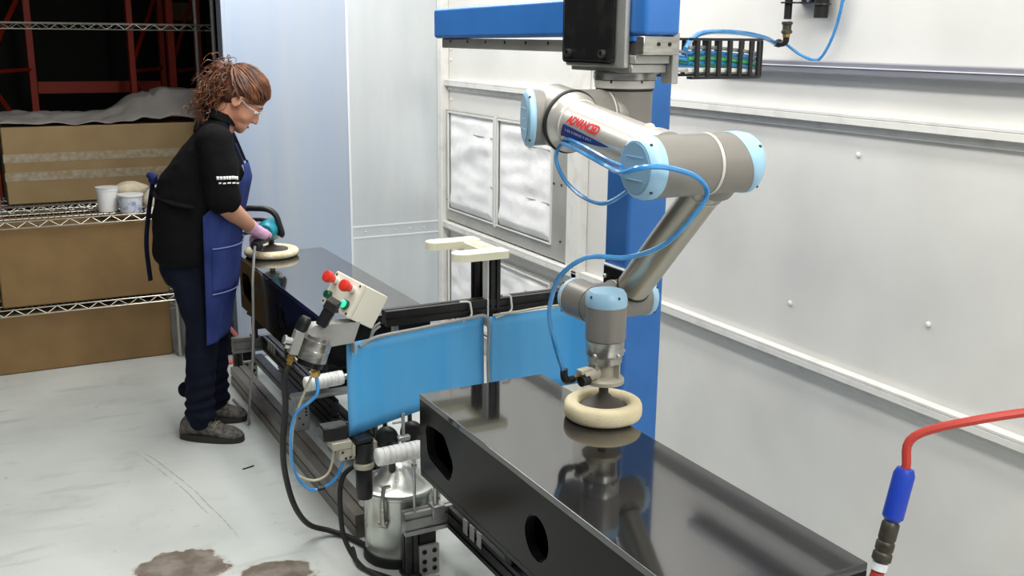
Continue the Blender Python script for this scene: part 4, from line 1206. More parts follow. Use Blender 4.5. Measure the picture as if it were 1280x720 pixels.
# decal, wrapped on the tube
upv = V((0, 0, 1)); upv = (upv - ud * upv.dot(ud)).normalized()
lv = V((-1, 0, 0)); lv = (lv - ud * lv.dot(ud)).normalized()
def on_tube(s, c, dr=0.0006):
    """s along the tube from the shoulder, c round it (metres) from the camera-side flank upwards"""
    a = c / UR
    return SA + ud * s + (lv * math.cos(a) + upv * math.sin(a)) * (UR + dr)
def decal_grid(name, m, fn, nu=20, nv=6, dr=0.0006):
    g = G(); g.grid(nu, nv, lambda u, v: on_tube(*fn(u, v), dr)); return g.obj(name, m, tb, 60)
S0, S1 = 0.138, 0.345
decal_grid('blue_band', 'navy_ink', lambda u, v: (S0 + (S1 - S0) * u - 0.012 * v * (1 - u), 0.011 - 0.010 * u - 0.034 * (1 - u) ** 0.75 * v), dr=0.0005)
def text_mesh(body, shear=0.28, offset=0.04, space=0.95):
    cu = bpy.data.curves.new('txt', 'FONT')
    cu.body = body; cu.size = 1.0; cu.shear = shear; cu.offset = offset; cu.space_character = space; cu.resolution_u = 2
    to = bpy.data.objects.new('txt', cu); COL.objects.link(to)
    dg = bpy.context.evaluated_depsgraph_get(); dg.update()
    me = bpy.data.meshes.new_from_object(to.evaluated_get(dg))
    bpy.data.objects.remove(to); bpy.data.curves.remove(cu)
    return me
me = text_mesh('ADVANCED')
xs = [v.co.x for v in me.vertices]; ysv = [v.co.y for v in me.vertices]
w_, h_ = max(xs) - min(xs), max(ysv) - min(ysv)
bmt = bmesh.new(); bmt.from_mesh(me); bpy.data.meshes.remove(me)
bmesh.ops.subdivide_edges(bmt, edges=[e for e in bmt.edges if e.calc_length() > 0.25], cuts=2)
for v in bmt.verts:
    s = (v.co.x - min(xs)) / w_; k = (v.co.y - min(ysv)) / h_
    v.co = on_tube(0.146 + 0.142 * s, 0.0150 + 0.024 * k, 0.0012)
me = bpy.data.meshes.new('lettering'); bmt.to_mesh(me); bmt.free(); me.materials.append(M['red_ink'])
lo_ = bpy.data.objects.new('lettering', me); lo_.parent = tb; COL.objects.link(lo_)
root = V(t.location); me.transform(Matrix.Translation(-root))
random.seed(3)
g = G(); s = S0 + 0.012
while s < 0.265:                        # the unreadable pale line in the band
    L = random.choice((0.004, 0.005, 0.006))
    p = [on_tube(s, -0.005, 0.0012), on_tube(s + L, -0.005, 0.0012), on_tube(s + L, 0.001, 0.0012), on_tube(s, 0.001, 0.0012)]
    g.bm.faces.new([g.bm.verts.new(q) for q in p]); s += L + random.choice((0.002, 0.003, 0.006))
g.obj('small_print', 'pale_ink', tb)
g = G(); s = 0.25
while s < 0.33:
    p = [on_tube(s, -0.030, 0.0012), on_tube(s + 0.005, -0.030, 0.0012), on_tube(s + 0.005, -0.025, 0.0012), on_tube(s, -0.025, 0.0012)]
    g.bm.faces.new([g.bm.verts.new(q) for q in p]); s += 0.008
g.obj('small_print', 'red_ink', tb, label='small reddish print')
# elbow
ER = 0.0715
g = G(); g.lathe([(ER * 0.99, 0), (ER, 0.002), (ER, 0.15)], (XU + 0.06, EY, EZ), (-1, 0, 0), 44)
g.obj('elbow_housing', 'robot', t)
cap(t, (XU - 0.09, EY, EZ), (-1, 0, 0), ER, 0.04)
g = G(); g.lathe([(ER * 1.01, 0), (ER * 1.02, 0.002), (ER * 1.02, 0.008), (ER * 0.99, 0.01)], (XU + 0.061, EY, EZ), (1, 0, 0), 44); g.obj('joint_ring', 'ring', t)
g = G(); g.lathe([(ER, 0), (ER, 0.098)], (XU + 0.0715, EY, EZ), (1, 0, 0), 44); g.obj('forearm_head', 'robot', t)
cap(t, (XU + 0.150, EY, EZ), (1, 0, 0), ER, 0.046, False, tilt=(0, 0, 0.3), base_only=True)
# forearm
FA = V((XF, EY, EZ)); FB = V((XF, TY + 0.085, WZ))
fd = (FB - FA).normalized(); FL = (FB - FA).length
g = G(); g.lathe([(0.06, 0.03), (0.06, 0.068), (0.056, 0.075)], FA, fd, 40); g.obj('forearm_collar', 'robot', t)
FR = 0.046
g = G(); g.lathe([(FR + 0.004, 0.072), (FR + 0.004, 0.092), (FR, 0.096), (FR, FL - 0.05)], FA, fd, 44); g.obj('forearm_tube', 'tube_dark', t)
g = G(); g.lathe([(FR + 0.0005, -0.002), (FR + 0.003, 0), (FR + 0.0005, 0.002)], FA + fd * 0.105, fd, 40, cap=False); g.obj('clamp_ring', 'ring', t)
g = G(); g.lathe([(FR + 0.002, FL - 0.055), (FR + 0.002, FL - 0.048)], FA, fd, 40); g.obj('forearm_seal', 'rubber', t)
WR = 0.054
g = G(); g.lathe([(WR, -0.04), (WR, 0.058)], (XF, TY + 0.085, WZ), (1, 0, 0), 40); g.capsule((XF, TY + 0.085, WZ), V((XF, TY + 0.085, WZ)) - fd * 0.04, WR * 0.9, WR * 0.86, 28); g.obj('wrist_housing', 'robot', t)
cap(t, (XF + 0.058, TY + 0.085, WZ), (1, 0, 0), WR, 0.024, False)
g = G(); g.lathe([(WR * 1.02, 0), (WR * 1.02, 0.004)], (XF - 0.0445, TY + 0.085, WZ), (1, 0, 0), 40); g.obj('joint_ring', 'ring', t)
# second wrist joint along y
g = G(); g.lathe([(WR * 0.98, 0), (WR * 0.98, 0.095)], (TX, TY + 0.055, WZ), (0, 1, 0), 40); g.capsule((TX, TY + 0.085, WZ), (XF - 0.05, TY + 0.085, WZ), WR * 0.92, WR * 0.92, 28); g.obj('wrist_housing', 'robot', t)
cap(t, (TX, TY + 0.15, WZ), (0, 1, 0), WR * 0.98, 0.022, False)
g = G(); g.lathe([(WR, 0), (WR, 0.003)], (TX, TY + 0.148, WZ), (0, 1, 0), 40); g.obj('joint_ring', 'ring', t)
# third wrist joint, upright
g = G(); g.lathe([(WR * 0.985, 0.0), (WR, 0.004), (WR, 0.091)], (TX, TY, 0.972), (0, 0, 1), 44); g.capsule((TX, TY + 0.02, WZ), (TX, TY + 0.06, WZ), WR * 0.93, WR * 0.95, 28); g.obj('wrist_housing', 'robot', t)
cap(t, (TX, TY, 1.063), (0, 0, 1), WR, 0.04, False)
g = G(); g.lathe([(0.05, 0), (0.051, 0.002), (0.051, 0.04), (0.049, 0.042)], (TX, TY, 0.9295), (0, 0, 1), 40); tf = g.obj('tool_flange', 'machined', t)
for a in (3.6, 4.9, 6.0):
    g = G(); p = V((TX + 0.051 * math.cos(a), TY + 0.051 * math.sin(a), 0.935)); g.ell(p, (0.006, 0.006, 0.006), u=10, v=8); g.obj('bolt', 'silver', tf)

# ------------------------------------------------------------ polishing spindle on the robot
t = thing('polishing_spindle', 'beige polishing spindle with a cream foam ring pad on the front cabinet', 'polisher', (TX, TY, 0.751))
g = G(); g.lathe([(0.046, 0), (0.046, 0.018), (0.043, 0.021)], (TX, TY, 0.908), (0, 0, 1), 36); g.obj('adapter', 'machined', t)
g = G(); g.lathe([(0.045, 0), (0.054, 0.002), (0.054, 0.012), (0.048, 0.018), (0.03, 0.022), (0.03, 0.054), (0.04, 0.058)], (TX, TY, 0.849), (0, 0, 1), 36)
for k in range(4):
    a = 0.5 + k * PI / 2
    g.box((TX + 0.036 * math.cos(a), TY + 0.036 * math.sin(a), 0.886), (0.02, 0.007, 0.045), Matrix.Rotation(a, 3, 'Z'))
g.obj('motor_body', 'beige', t)
ap = V((-0.9, -0.2, 0)).normalized()
g = G(); g.cyl(V((TX, TY, 0.882)) + ap * 0.03, V((TX, TY, 0.882)) + ap * 0.085, 0.018); g.box(V((TX, TY, 0.896)) + ap * 0.075, (0.04, 0.022, 0.014), Matrix.Rotation(math.atan2(ap.y, ap.x), 3, 'Z'), 0.002); g.obj('inlet', 'beige', t)
g = G(); g.cyl(V((TX, TY - 0.012, 0.874)) + ap * 0.07, V((TX, TY - 0.012, 0.874)) + ap * 0.096, 0.014); g.obj('silencer', 'black', t)
q = V((TX, TY + 0.015, 0.876)) + ap * 0.085
g = G(); g.cyl(q, q + ap * 0.02, 0.008, seg=8); g.obj('brass_fitting', 'brass', t)
g = G(); g.tube([q + ap * 0.02, q + ap * 0.042, q + ap * 0.052 + V((0, 0, 0.012)), q + ap * 0.054 + V((0, 0, 0.034))], 0.0105, 10); g.obj('push_elbow', 'black', t)
HEND = q + ap * 0.054 + V((0, 0, 0.034))
g = G(); g.lathe([(0.062, 0.024), (0.064, 0.033), (0.05, 0.043), (0.03, 0.052), (0.02, 0.062), (0.013, 0.068), (0.013, 0.082)], (TX, TY, 0.751), (0, 0, 1), 36); g.obj('backing_plate', 'pad_dark', t)
g = G(); g.cyl((TX, TY, 0.79), (TX, TY, 0.852), 0.0115); g.obj('spindle', 'black', t)
g = G(); g.lathe([(0.05, 0.002), (0.063, 0.006), (0.064, 0.0235), (0.06, 0.024)], (TX, TY, 0.751), (0, 0, 1), 36); g.obj('backing_edge', 'pad_brown', t)
prof = [(0.0855 + 0.0205 * math.copysign(abs(math.cos(a)) ** 0.7, math.cos(a)), 0.0255 + 0.0252 * math.copysign(abs(math.sin(a)) ** 0.7, math.sin(a))) for a in (2 * PI * k / 16 for k in range(16))]
g = G(); N = 48
g.rings([[V((TX + r * math.cos(2 * PI * i / N), TY + r * math.sin(2 * PI * i / N), 0.7508 + h)) for r, h in prof] for i in range(N)], closed=True)
g.lathe([(0.06, 0.0008), (0.066, 0.003), (0.066, 0.0045), (0.02, 0.0046)], (TX, TY, 0.7508), (0, 0, 1), 30); g.obj('foam_pad', 'foam', t)

# blue hose down the robot: two strands on the upper arm, a loop at the elbow, one down to the spindle
HP = [HEND, HEND + V((-0.006, 0.0, 0.05)), (1.325, 2.15, 1.02), (1.33, 2.14, 1.10), (1.37, 2.12, 1.16), (1.44, 2.06, 1.185), (1.51, 2.0, 1.215), (1.545, 1.90, 1.285), (1.55, 1.83, 1.36), (1.525, 1.80, 1.435), (1.46, 1.79, 1.478),
      (1.385, 1.80, 1.484), (1.345, 1.86, 1.474), (1.352, 1.96, 1.464), (1.372, 2.10, 1.468), (1.388, 2.22, 1.482), (1.395, 2.30, 1.492)]
HP = [tuple(HEND - V((0, 0, 0.012))), (1.295, 2.175, 0.97), (1.264, 2.160, 1.057), (1.258, 2.140, 1.125), (1.262, 2.100, 1.190), (1.290, 2.030, 1.241), (1.350, 1.950, 1.251), (1.400, 1.880, 1.290), (1.429, 1.820, 1.360),
      (1.444, 1.790, 1.416), (1.411, 1.785, 1.455), (1.334, 1.790, 1.480), (1.268, 1.800, 1.482), (1.251, 1.840, 1.468), (1.286, 1.950, 1.467), (1.313, 2.060, 1.474), (1.349, 2.200, 1.482), (1.374, 2.300, 1.484), (1.40, 2.33, 1.484)]
wire('air_hose', HP, 0.0062, 'hose_blue', 'long clear blue hose from the spindle up over the robot\'s elbow')
wire('air_hose', [(1.40, 2.34, 1.49), (1.388, 2.320, 1.485), (1.377, 2.330, 1.462), (1.370, 2.320, 1.432), (1.374, 2.280, 1.388), (1.381, 2.200, 1.355), (1.381, 2.100, 1.355), (1.382, 2.000, 1.402), (1.389, 1.970, 1.434)], 0.0054, 'hose_blue', 'clear blue hose hanging in a loop under the robot\'s upper arm')
wire('air_hose', [(1.264, 1.860, 1.478), (1.292, 1.960, 1.480), (1.319, 2.070, 1.488), (1.355, 2.210, 1.496), (1.378, 2.300, 1.497), (1.40, 2.33, 1.497)], 0.0054, 'hose_blue', 'second blue hose strand strapped along the robot\'s upper arm')

# ------------------------------------------------------------ hand polisher on the rear cabinet
PC = V((1.222, 4.655, 0.751))
t = thing('hand_polisher', 'teal hand polisher with a cream pad and black bail handle on the rear cabinet', 'polisher', PC)
g = G(); R = 0.125
prof = [(0.103 + 0.022 * math.cos(a), 0.0185 + 0.018 * math.sin(a)) for a in (2 * PI * k / 14 for k in range(14))]
g.rings([[PC + V((r * math.cos(2 * PI * i / 44), r * math.sin(2 * PI * i / 44), h)) for r, h in prof] for i in range(44)], closed=True)
g.lathe([(0.09, 0.0008), (0.092, 0.004), (0.092, 0.0245), (0.078, 0.029)], PC, (0, 0, 1), 36); g.obj('wool_pad', 'wool', t)
g = G(); g.lathe([(0.076, 0.0295), (0.074, 0.034), (0.03, 0.042), (0.02, 0.05)], PC, (0, 0, 1), 32); g.obj('backing_plate', 'pad_dark', t)
g = G(); g.cyl(PC + V((0, 0, 0.05)), PC + V((0, 0, 0.078)), 0.013); g.obj('spindle', 'black', t)
hd = V((-0.55, -0.83, 0)).normalized()         # handle direction, towards the woman
hs = V((hd.y, -hd.x, 0))
H0 = PC + V((0, 0, 0.115))
g = G(); g.lathe([(0.034, -0.036), (0.042, -0.03), (0.044, 0.0), (0.04, 0.03), (0.026, 0.042), (0.0, 0.045)], H0, (0, 0, 1), 28); g.obj('gear_head', 'silver', t)
g = G(); g.lathe([(0.03, -0.045), (0.044, -0.03), (0.047, 0.0), (0.047, 0.045), (0.041, 0.07), (0.034, 0.08)], H0 + V((0, 0, 0.016)), hd * 0.99 + V((0, 0, -0.1)), 30); mo = g.obj('motor_housing', 'teal', t)
for k in (-1, 0, 1):
    g = G(); g.box(H0 + V((0, 0, 0.012 + 0.016 * k)) + hd * 0.03 + hs * 0.046, (0.045, 0.004, 0.005), Matrix((hd, hs, V((0, 0, 1)))).transposed()); g.obj('vent', 'silver', mo)
G1 = H0 + hd * 0.085 + V((0, 0, -0.004)); G2 = H0 + hd * 0.20 + V((0, 0, -0.030))
g = G(); g.tube([G1, (G1 + G2) / 2 + V((0, 0, 0.002)), G2], [0.034, 0.023, 0.021, 0.026], 16); g.obj('rear_grip', 'black', t)
g = G(); g.tube([G2 - hd * 0.01, G2 + hd * 0.02], [0.026, 0.02], 14, 0); g.obj('rear_cap', 'rubber', t)
bl = V((0.88, -0.47, 0))          # across the bail handle
bf = PC + V((-0.015, -0.03, 0)) - bl * 0.05
bp = [bf + bl * a + V((0, 0, z)) for a, z in ((-0.085, 0.10), (-0.112, 0.15), (-0.10, 0.195), (-0.06, 0.222), (0.0, 0.225), (0.05, 0.22), (0.082, 0.195), (0.098, 0.15), (0.108, 0.11), (0.10, 0.098))]
g = G(); g.tube(bp, 0.0135, 12); g.obj('bail_handle', 'black', t)
g = G(); g.tube([bf + bl * -0.055 + V((0, 0, 0.158)), bf + bl * -0.04 + V((0, 0, 0.172)), bf + bl * 0.03 + V((0, 0, 0.172)), bf + bl * 0.05 + V((0, 0, 0.158))], 0.009, 8); g.tube([bf + bl * -0.085 + V((0, 0, 0.105)), PC + V((-0.02, 0, 0.12)), bf + bl * 0.10 + V((0, 0, 0.105))], 0.009, 8); g.obj('bail_mount', 'black', t)
wire('cable', [G2 + hd * 0.02, G2 + hd * 0.03 + V((0, 0, -0.015)), (1.068, 4.41, 0.70), (1.06, 4.40, 0.55), (1.05, 4.41, 0.34), (1.035, 4.43, 0.16), (1.03, 4.47, 0.03), (1.05, 4.54, 0.0065), (1.06, 4.66, 0.0065), (1.05, 4.85, 0.0065)], 0.006, 'hose_grey', 'grey power cable hanging from the hand polisher to the floor')
wire('air_hose', [(1.03, 5.15, 0.62), (1.06, 5.22, 0.45), (1.10, 5.30, 0.33), (1.17, 5.42, 0.22), (1.24, 5.50, 0.10), (1.20, 5.45, 0.018), (1.05, 5.40, 0.014)], 0.011, 'pale_red', 'faded red hose behind the woman by the stand')

# ------------------------------------------------------------ the woman
P0 = V((0.87, 4.46, 0.0)); PR = math.radians(-17)
t = thing('person', 'woman with auburn ponytail, black polo shirt and blue apron bending over a polisher', 'person', P0, PR, local=True)
toL = Matrix.Rotation(-PR, 3, 'Z')
def wl(p):
    return toL @ (V(p) - P0)
yc = 0.05
RH = wl((G1 + G2) / 2)                         # right hand on the rear grip
LH = wl(bp[1] * 0.5 + bp[2] * 0.5)             # left hand on the bail
hc = V((0.19, yc, 1.475))                       # head centre between the ears
fw = V((0.72, 0, -0.694)); uu = V((0.694, 0, 0.72)); sd = V((0, 1, 0))
HR = Matrix((fw, sd, uu)).transposed()
def hp(x, y, z):
    return hc + HR @ V((x, y, z))
shR = V((0.09, yc - 0.175, 1.325)); shL = V((0.045, yc + 0.175, 1.325))
elR = V((0.118, yc - 0.215, 1.06)); elL = V((0.10, yc + 0.27, 1.07))
def toward(a, b, d):
    return b + (a - b).normalized() * d
wrR = toward(elR, RH, 0.085) + V((0, 0, 0.02)); wrL = toward(elL, LH, 0.085)

# body skin: head, neck, arms, in one skin
g = G()
g.ell(hp(-0.012, 0, 0.045), (0.095, 0.072, 0.085), HR, 28, 18)
g.ell(hp(0.035, 0, -0.02), (0.058, 0.060, 0.085), HR, 24, 16)
g.ell(hp(0.055, 0, -0.075), (0.042, 0.045, 0.036), HR)
g.ell(hp(0.078, 0, -0.095), (0.018, 0.022, 0.018), HR)
g.ell(hp(0.045, 0.038, -0.035), (0.036, 0.022, 0.032), HR); g.ell(hp(0.045, -0.038, -0.035), (0.036, 0.022, 0.032), HR)
g.ell(hp(0.072, 0, 0.028), (0.018, 0.048, 0.016), HR)
g.capsule(hp(0.084, 0, 0.012), hp(0.104, 0, -0.027), 0.009, 0.0125)
g.ell(hp(0.095, 0.011, -0.032), (0.010, 0.008, 0.008), HR); g.ell(hp(0.095, -0.011, -0.032), (0.010, 0.008, 0.008), HR)
g.ell(hp(0.086, 0, -0.061), (0.010, 0.02, 0.006), HR); g.ell(hp(0.084, 0, -0.072), (0.010, 0.018, 0.006), HR)
for s in (1, -1):
    E = Matrix.Rotation(0.25 * s, 3, 'X')
    g.lathe([(0.012, -0.004), (0.024, 0), (0.027, 0.004), (0.024, 0.008), (0.017, 0.006)], hp(-0.012, 0.068 * s, -0.008), HR @ V((-0.35, s, 0)), 18)
    g.ell(hp(-0.004, 0.07 * s, -0.03), (0.009, 0.006, 0.01), HR, 12, 8)
g.chain([hp(-0.02, 0, -0.03), V((0.115, yc, 1.39)), V((0.06, yc, 1.31))], [0.052, 0.054, 0.07], 24)
g.ell(V((0.05, yc, 1.24)), (0.08, 0.14, 0.10))
g.ell(V((0.0, yc, 1.0)), (0.12, 0.15, 0.16))
g.ell(V((0.04, yc, 1.12)), (0.09, 0.14, 0.16))
g.ell(V((-0.03, yc, 0.83)), (0.12, 0.15, 0.14))
for sh, el, wr in ((shR, elR, wrR), (shL, elL, wrL)):
    g.chain([V((0.06, yc, 1.28)), sh, el, toward(wr, el, 0.09), wr, wr + (wr - el).normalized() * 0.02], [0.06, 0.055, 0.041, 0.043, 0.028, 0.025], 20)
body = remeshed(g, 'body', 'skin', t, 0.0065, 5)
# ear hollow, eyes, brows, lips
for s in (1, -1):
    g = G(); g.ell(hp(0.074, 0.03 * s, 0.006), (0.012, 0.012, 0.011), HR, 14, 10); e_ = g.obj('eye', 'decal', t)
    g = G(); g.ell(hp(0.0835, 0.031 * s, 0.003), (0.004, 0.0055, 0.0055), HR, 10, 8); g.obj('iris', 'hair_dark', e_)
    g = G(); g.tube([hp(0.088, 0.012 * s, 0.03), hp(0.086, 0.03 * s, 0.036), hp(0.074, 0.047 * s, 0.03)], [0.002, 0.0035, 0.002], 6, 3); g.obj('eyebrow', 'hair_dark', t)
g = G(); g.tube([hp(0.078, -0.024, -0.066), hp(0.092, -0.01, -0.064), hp(0.096, 0, -0.065), hp(0.092, 0.01, -0.064), hp(0.078, 0.024, -0.066)], [0.002, 0.0045, 0.005, 0.0045, 0.002], 8); g.obj('lips', 'lip', t)
# safety glasses
gl = G()
for s in (1, -1):
    gl.tube([hp(0.096, 0.006 * s, 0.022), hp(0.098, 0.04 * s, 0.024), hp(0.078, 0.066 * s, 0.014)], 0.002, 6)
    gl.tube([hp(0.078, 0.066 * s, 0.014), hp(0.03, 0.074 * s, 0.008), hp(-0.02, 0.076 * s, 0.012)], 0.0024, 6)
gg = gl.obj('safety_glasses', 'lens', t); gg.data.materials[0] = M['specs']
for s in (1, -1):
    g = G(); g.grid(8, 6, lambda u, v, s=s: hp(0.097 - 0.022 * u ** 2.2 - 0.006 * v, s * (0.005 + 0.061 * u), 0.022 - 0.042 * v + 0.008 * u * v))
    g.obj('lens', 'lens', gg, 80, normals=False)

# gloves with five fingers closed round what they hold
def glove(name, wrist, hand, gripdir, back, parent, flip, elbow):
    """hand: centre of the grip; gripdir: along the grip towards the thumb side; back: from the grip towards the knuckles"""
    gd = V(gripdir).normalized()
    bk = V(back); bk = (bk - gd * bk.dot(gd)).normalized()
    cr = gd.cross(bk) * flip          # the way the fingers curl over
    g = G()
    palm = hand + bk * 0.030 - cr * 0.004
    w = (V(wrist) - V(elbow)).normalized()
    g.chain([V(wrist) - w * 0.05, V(wrist), palm - cr * 0.012], [0.033, 0.030, 0.026], 16)
    for k in range(4):
        o = gd * (0.030 - 0.0205 * k)
        L = (0.95, 1.05, 1.0, 0.82)[k]
        kn = hand + o + bk * 0.034 + cr * 0.012
        p1 = hand + o + bk * 0.018 + cr * 0.036 * L
        p2 = hand + o - bk * 0.018 * L + cr * 0.034
        p3 = hand + o - bk * 0.031 * L + cr * 0.010
        g.chain([palm + o * 0.7 - cr * 0.01, kn, p1, p2, p3], [0.015, 0.0125, 0.0105, 0.0098, 0.0085], 12)
    th0 = palm + gd * 0.022 - cr * 0.014
    g.chain([palm - cr * 0.02, th0, hand + gd * 0.048 - cr * 0.026 + bk * 0.006, hand + gd * 0.054 - cr * 0.012 - bk * 0.018, hand + gd * 0.05 + cr * 0.004 - bk * 0.03], [0.017, 0.0155, 0.013, 0.0115, 0.0095], 12)
    return remeshed(g, name, 'glove', parent, 0.0042, 3, lambda p: 0.0015 * noise.noise(p * 90))
gdir = (wl(G1) - wl(G2))
glove('glove', wrR, RH, gdir, V((-0.2, -0.55, 0.75)), t, -1, elR)
bdir = wl(bp[2]) - wl(bp[1])
glove('glove', wrL, LH, bdir, V((-0.9, 0.3, 0.0)), t, 1, elL)

# shirt: torso and sleeves fused
def oval(z, b, f, hw, n=32, cy=0.0, pw=2.4):
    c, hd_ = (b + f) / 2, (f - b) / 2
    out = []
    for k in range(n):
        a = 2 * PI * k / n
        ca, sa = math.cos(a), math.sin(a)
        e = 2 / pw
        out.append(V((c + hd_ * math.copysign(abs(ca) ** e, ca), yc + cy + hw * math.copysign(abs(sa) ** e, sa), z)))
    return out
g = G()
SEC = [(0.80, -0.200, 0.105, 0.195), (0.83, -0.210, 0.115, 0.20), (0.90, -0.205, 0.135, 0.20), (1.0, -0.198, 0.152, 0.195), (1.08, -0.185, 0.176, 0.19), (1.16, -0.157, 0.193, 0.19),
       (1.22, -0.115, 0.168, 0.19), (1.28, -0.062, 0.152, 0.185), (1.33, -0.02, 0.145, 0.165), (1.37, 0.015, 0.142, 0.115), (1.395, 0.04, 0.142, 0.078), (1.412, 0.06, 0.142, 0.064)]
g.rings([oval(*s) for s in SEC])
for sh, el, dz in ((shR, elR, 0), (shL, elL, 0)):
    q = sh + (el - sh) * 0.86
    g.chain([V((0.075, yc + (sh.y - yc) * 0.45, 1.305)), sh, sh + (el - sh) * 0.45, q], [0.080, 0.072, 0.076, 0.072], 24)
def folds(p):
    return 0.007 * noise.noise(V((p.x * 7, p.y * 7, p.z * 11))) + 0.0035 * noise.noise(p * 28)
remeshed(g, 'shirt', 'shirt', t, 0.0075, 5, folds)
# collar
g = G(); g.rings([[V((0.098 + (0.056 + dr) * math.cos(a) - 0.03 * (zz), yc + (0.062 + dr) * math.sin(a), 1.392 + zz - 0.032 * math.cos(a) + 0.012)) for a in (2 * PI * k / 28 for k in range(28))]
                  for dr, zz in ((0.004, 0.0), (0.0, 0.034), (0.008, 0.036), (0.02, 0.0), (0.018, -0.006))], closed=True); g.obj('collar', 'shirt', t)
# sleeve print: two rows of unreadable pale marks
ar = (elR - shR).normalized()
def sleeve_pt(a, d):
    c = shR + ar * d
    fwd = V((1, 0, 0)); fwd = (fwd - ar * fwd.dot(ar)).normalized()
    out = ar.cross(fwd); out = out if out.y < 0 else -out
    return c + (out * math.cos(a) + fwd * math.sin(a)) * 0.083
random.seed(5)
for (d0, hgt, m, a0, a1, gap) in ((0.150, 0.014, 'white_ink', -0.12, 0.95, 0.10), (0.176, 0.006, 'white_ink', -0.05, 0.95, 0.28)):
    g = G(); a = a0
    while a < a1:
        w = random.uniform(0.09, 0.14) if hgt > 0.01 else random.uniform(0.12, 0.2)
        j = random.uniform(-0.001, 0.001)
        g.grid(2, 1, lambda u, v: sleeve_pt(a + w * u, d0 + 0.008 * a + j + hgt * v)); a += w + gap * 0.25
    o = g.obj('sleeve_print', m, t, 80, normals=False); md = o.modifiers.new('s', 'SOLIDIFY'); md.thickness = 0.0015

# trousers
g = G()
g.rings([oval(0.98, -0.17, 0.12, 0.165), oval(0.86, -0.19, 0.105, 0.18), oval(0.76, -0.188, 0.085, 0.178), oval(0.70, -0.165, 0.075, 0.172)])
LR = [(-0.045, yc - 0.075, 0.78), (-0.032, yc - 0.085, 0.66), (-0.012, yc - 0.09, 0.52), (-0.030, yc - 0.095, 0.36), (-0.043, yc - 0.105, 0.20), (-0.043, yc - 0.108, 0.11)]
LL = [(-0.03, yc + 0.085, 0.78), (-0.01, yc + 0.09, 0.66), (0.02, yc + 0.1, 0.52), (0.01, yc + 0.11, 0.36), (0.0, yc + 0.115, 0.20), (0.0, yc + 0.118, 0.115)]
for Lg in (LR, LL):
    g.chain([V(p) for p in Lg], [0.10, 0.09, 0.075, 0.066, 0.062, 0.064], 24)
def jfold(p):
    k = max(0, (0.42 - p.z) / 0.32)
    return 0.006 * k * math.sin(p.z * 120 + 3 * noise.noise(p * 12)) + 0.004 * noise.noise(p * 18)
remeshed(g, 'trousers', 'jeans', t, 0.0075, 4, jfold)
g = G(); g.ell(V((-0.115, yc - 0.02, 0.205)), (0.03, 0.03, 0.035)); g.obj('far_cuff', 'jeans', t)
# shoes
def shoe(ankle, heel, toe, label=None):
    h, e = V(heel), V(toe)
    d = (e - h).normalized(); s = V((-d.y, d.x, 0)); L = (e - h).length
    g = G()
    def sec(u, w, z0, z1, n=20):
        c = h + d * L * u
        return [c + s * w * math.cos(a) + V((0, 0, (z0 + z1) / 2 + (z1 - z0) / 2 * math.sin(a))) + d * 0 for a in (2 * PI * k / n for k in range(n))]
    us = [(-0.02, 0.012, 0.02, 0.05), (0.02, 0.03, 0.014, 0.085), (0.10, 0.037, 0.012, 0.115), (0.22, 0.041, 0.012, 0.125), (0.36, 0.041, 0.012, 0.115), (0.5, 0.044, 0.012, 0.092), (0.66, 0.049, 0.012, 0.072),
          (0.82, 0.049, 0.012, 0.062), (0.93, 0.04, 0.012, 0.052), (1.0, 0.022, 0.016, 0.038), (1.015, 0.008, 0.02, 0.03)]
    g.rings([sec(*q) for q in us])
    g.capsule(V(ankle) + V((0, 0, 0.02)), h + d * L * 0.22 + V((0, 0, 0.07)), 0.045, 0.042, 20)
    o = remeshed(g, 'shoe', 'shoe', t, 0.0055, 4, lambda p: 0.0025 * noise.noise(p * 45))
    g = G(); n = 28
    loop = []
    for k in range(n):
        a = 2 * PI * k / n
        x = 0.5 - 0.525 * math.cos(a); w = 0.052 * (abs(math.sin(a)) ** 0.75) * (0.86 + 0.2 * x)
        loop.append(h + d * L * x + s * math.copysign(w, math.sin(a)))
    g.rings([[p + V((0, 0, z)) for p in loop] for z in (0.0005, 0.012, 0.024, 0.028)]); g.obj('sole', 'sole', o)
    for k in range(4):
        g = G(); c = h + d * L * (0.34 + 0.085 * k); zt = (0.122, 0.11, 0.096, 0.084)[k]
        g.tube([c - s * 0.034 + V((0, 0, zt - 0.014)), c + d * 0.01 + V((0, 0, zt + 0.004)), c + s * 0.034 + V((0, 0, zt - 0.014))], 0.0028, 6); g.obj('lace', 'lace', o)
    g = G(); c = h + d * L * 0.4 + V((0, 0, 0.118))
    g.tube([c, c + s * 0.03 + d * 0.02 + V((0, 0, 0.004)), c + s * 0.038 - d * 0.01 - V((0, 0, 0.006)), c, c - s * 0.032 + d * 0.015 + V((0, 0, 0.003)), c - s * 0.042 - d * 0.015 - V((0, 0, 0.008)), c], 0.0024, 6); g.obj('bow', 'lace', o)
    return o
shoe((-0.045, yc - 0.106, 0.12), (-0.135, yc - 0.075, 0), (0.132, yc - 0.165, 0))
shoe((0.0, yc + 0.116, 0.12), (-0.085, yc + 0.125, 0), (0.135, yc + 0.10, 0))

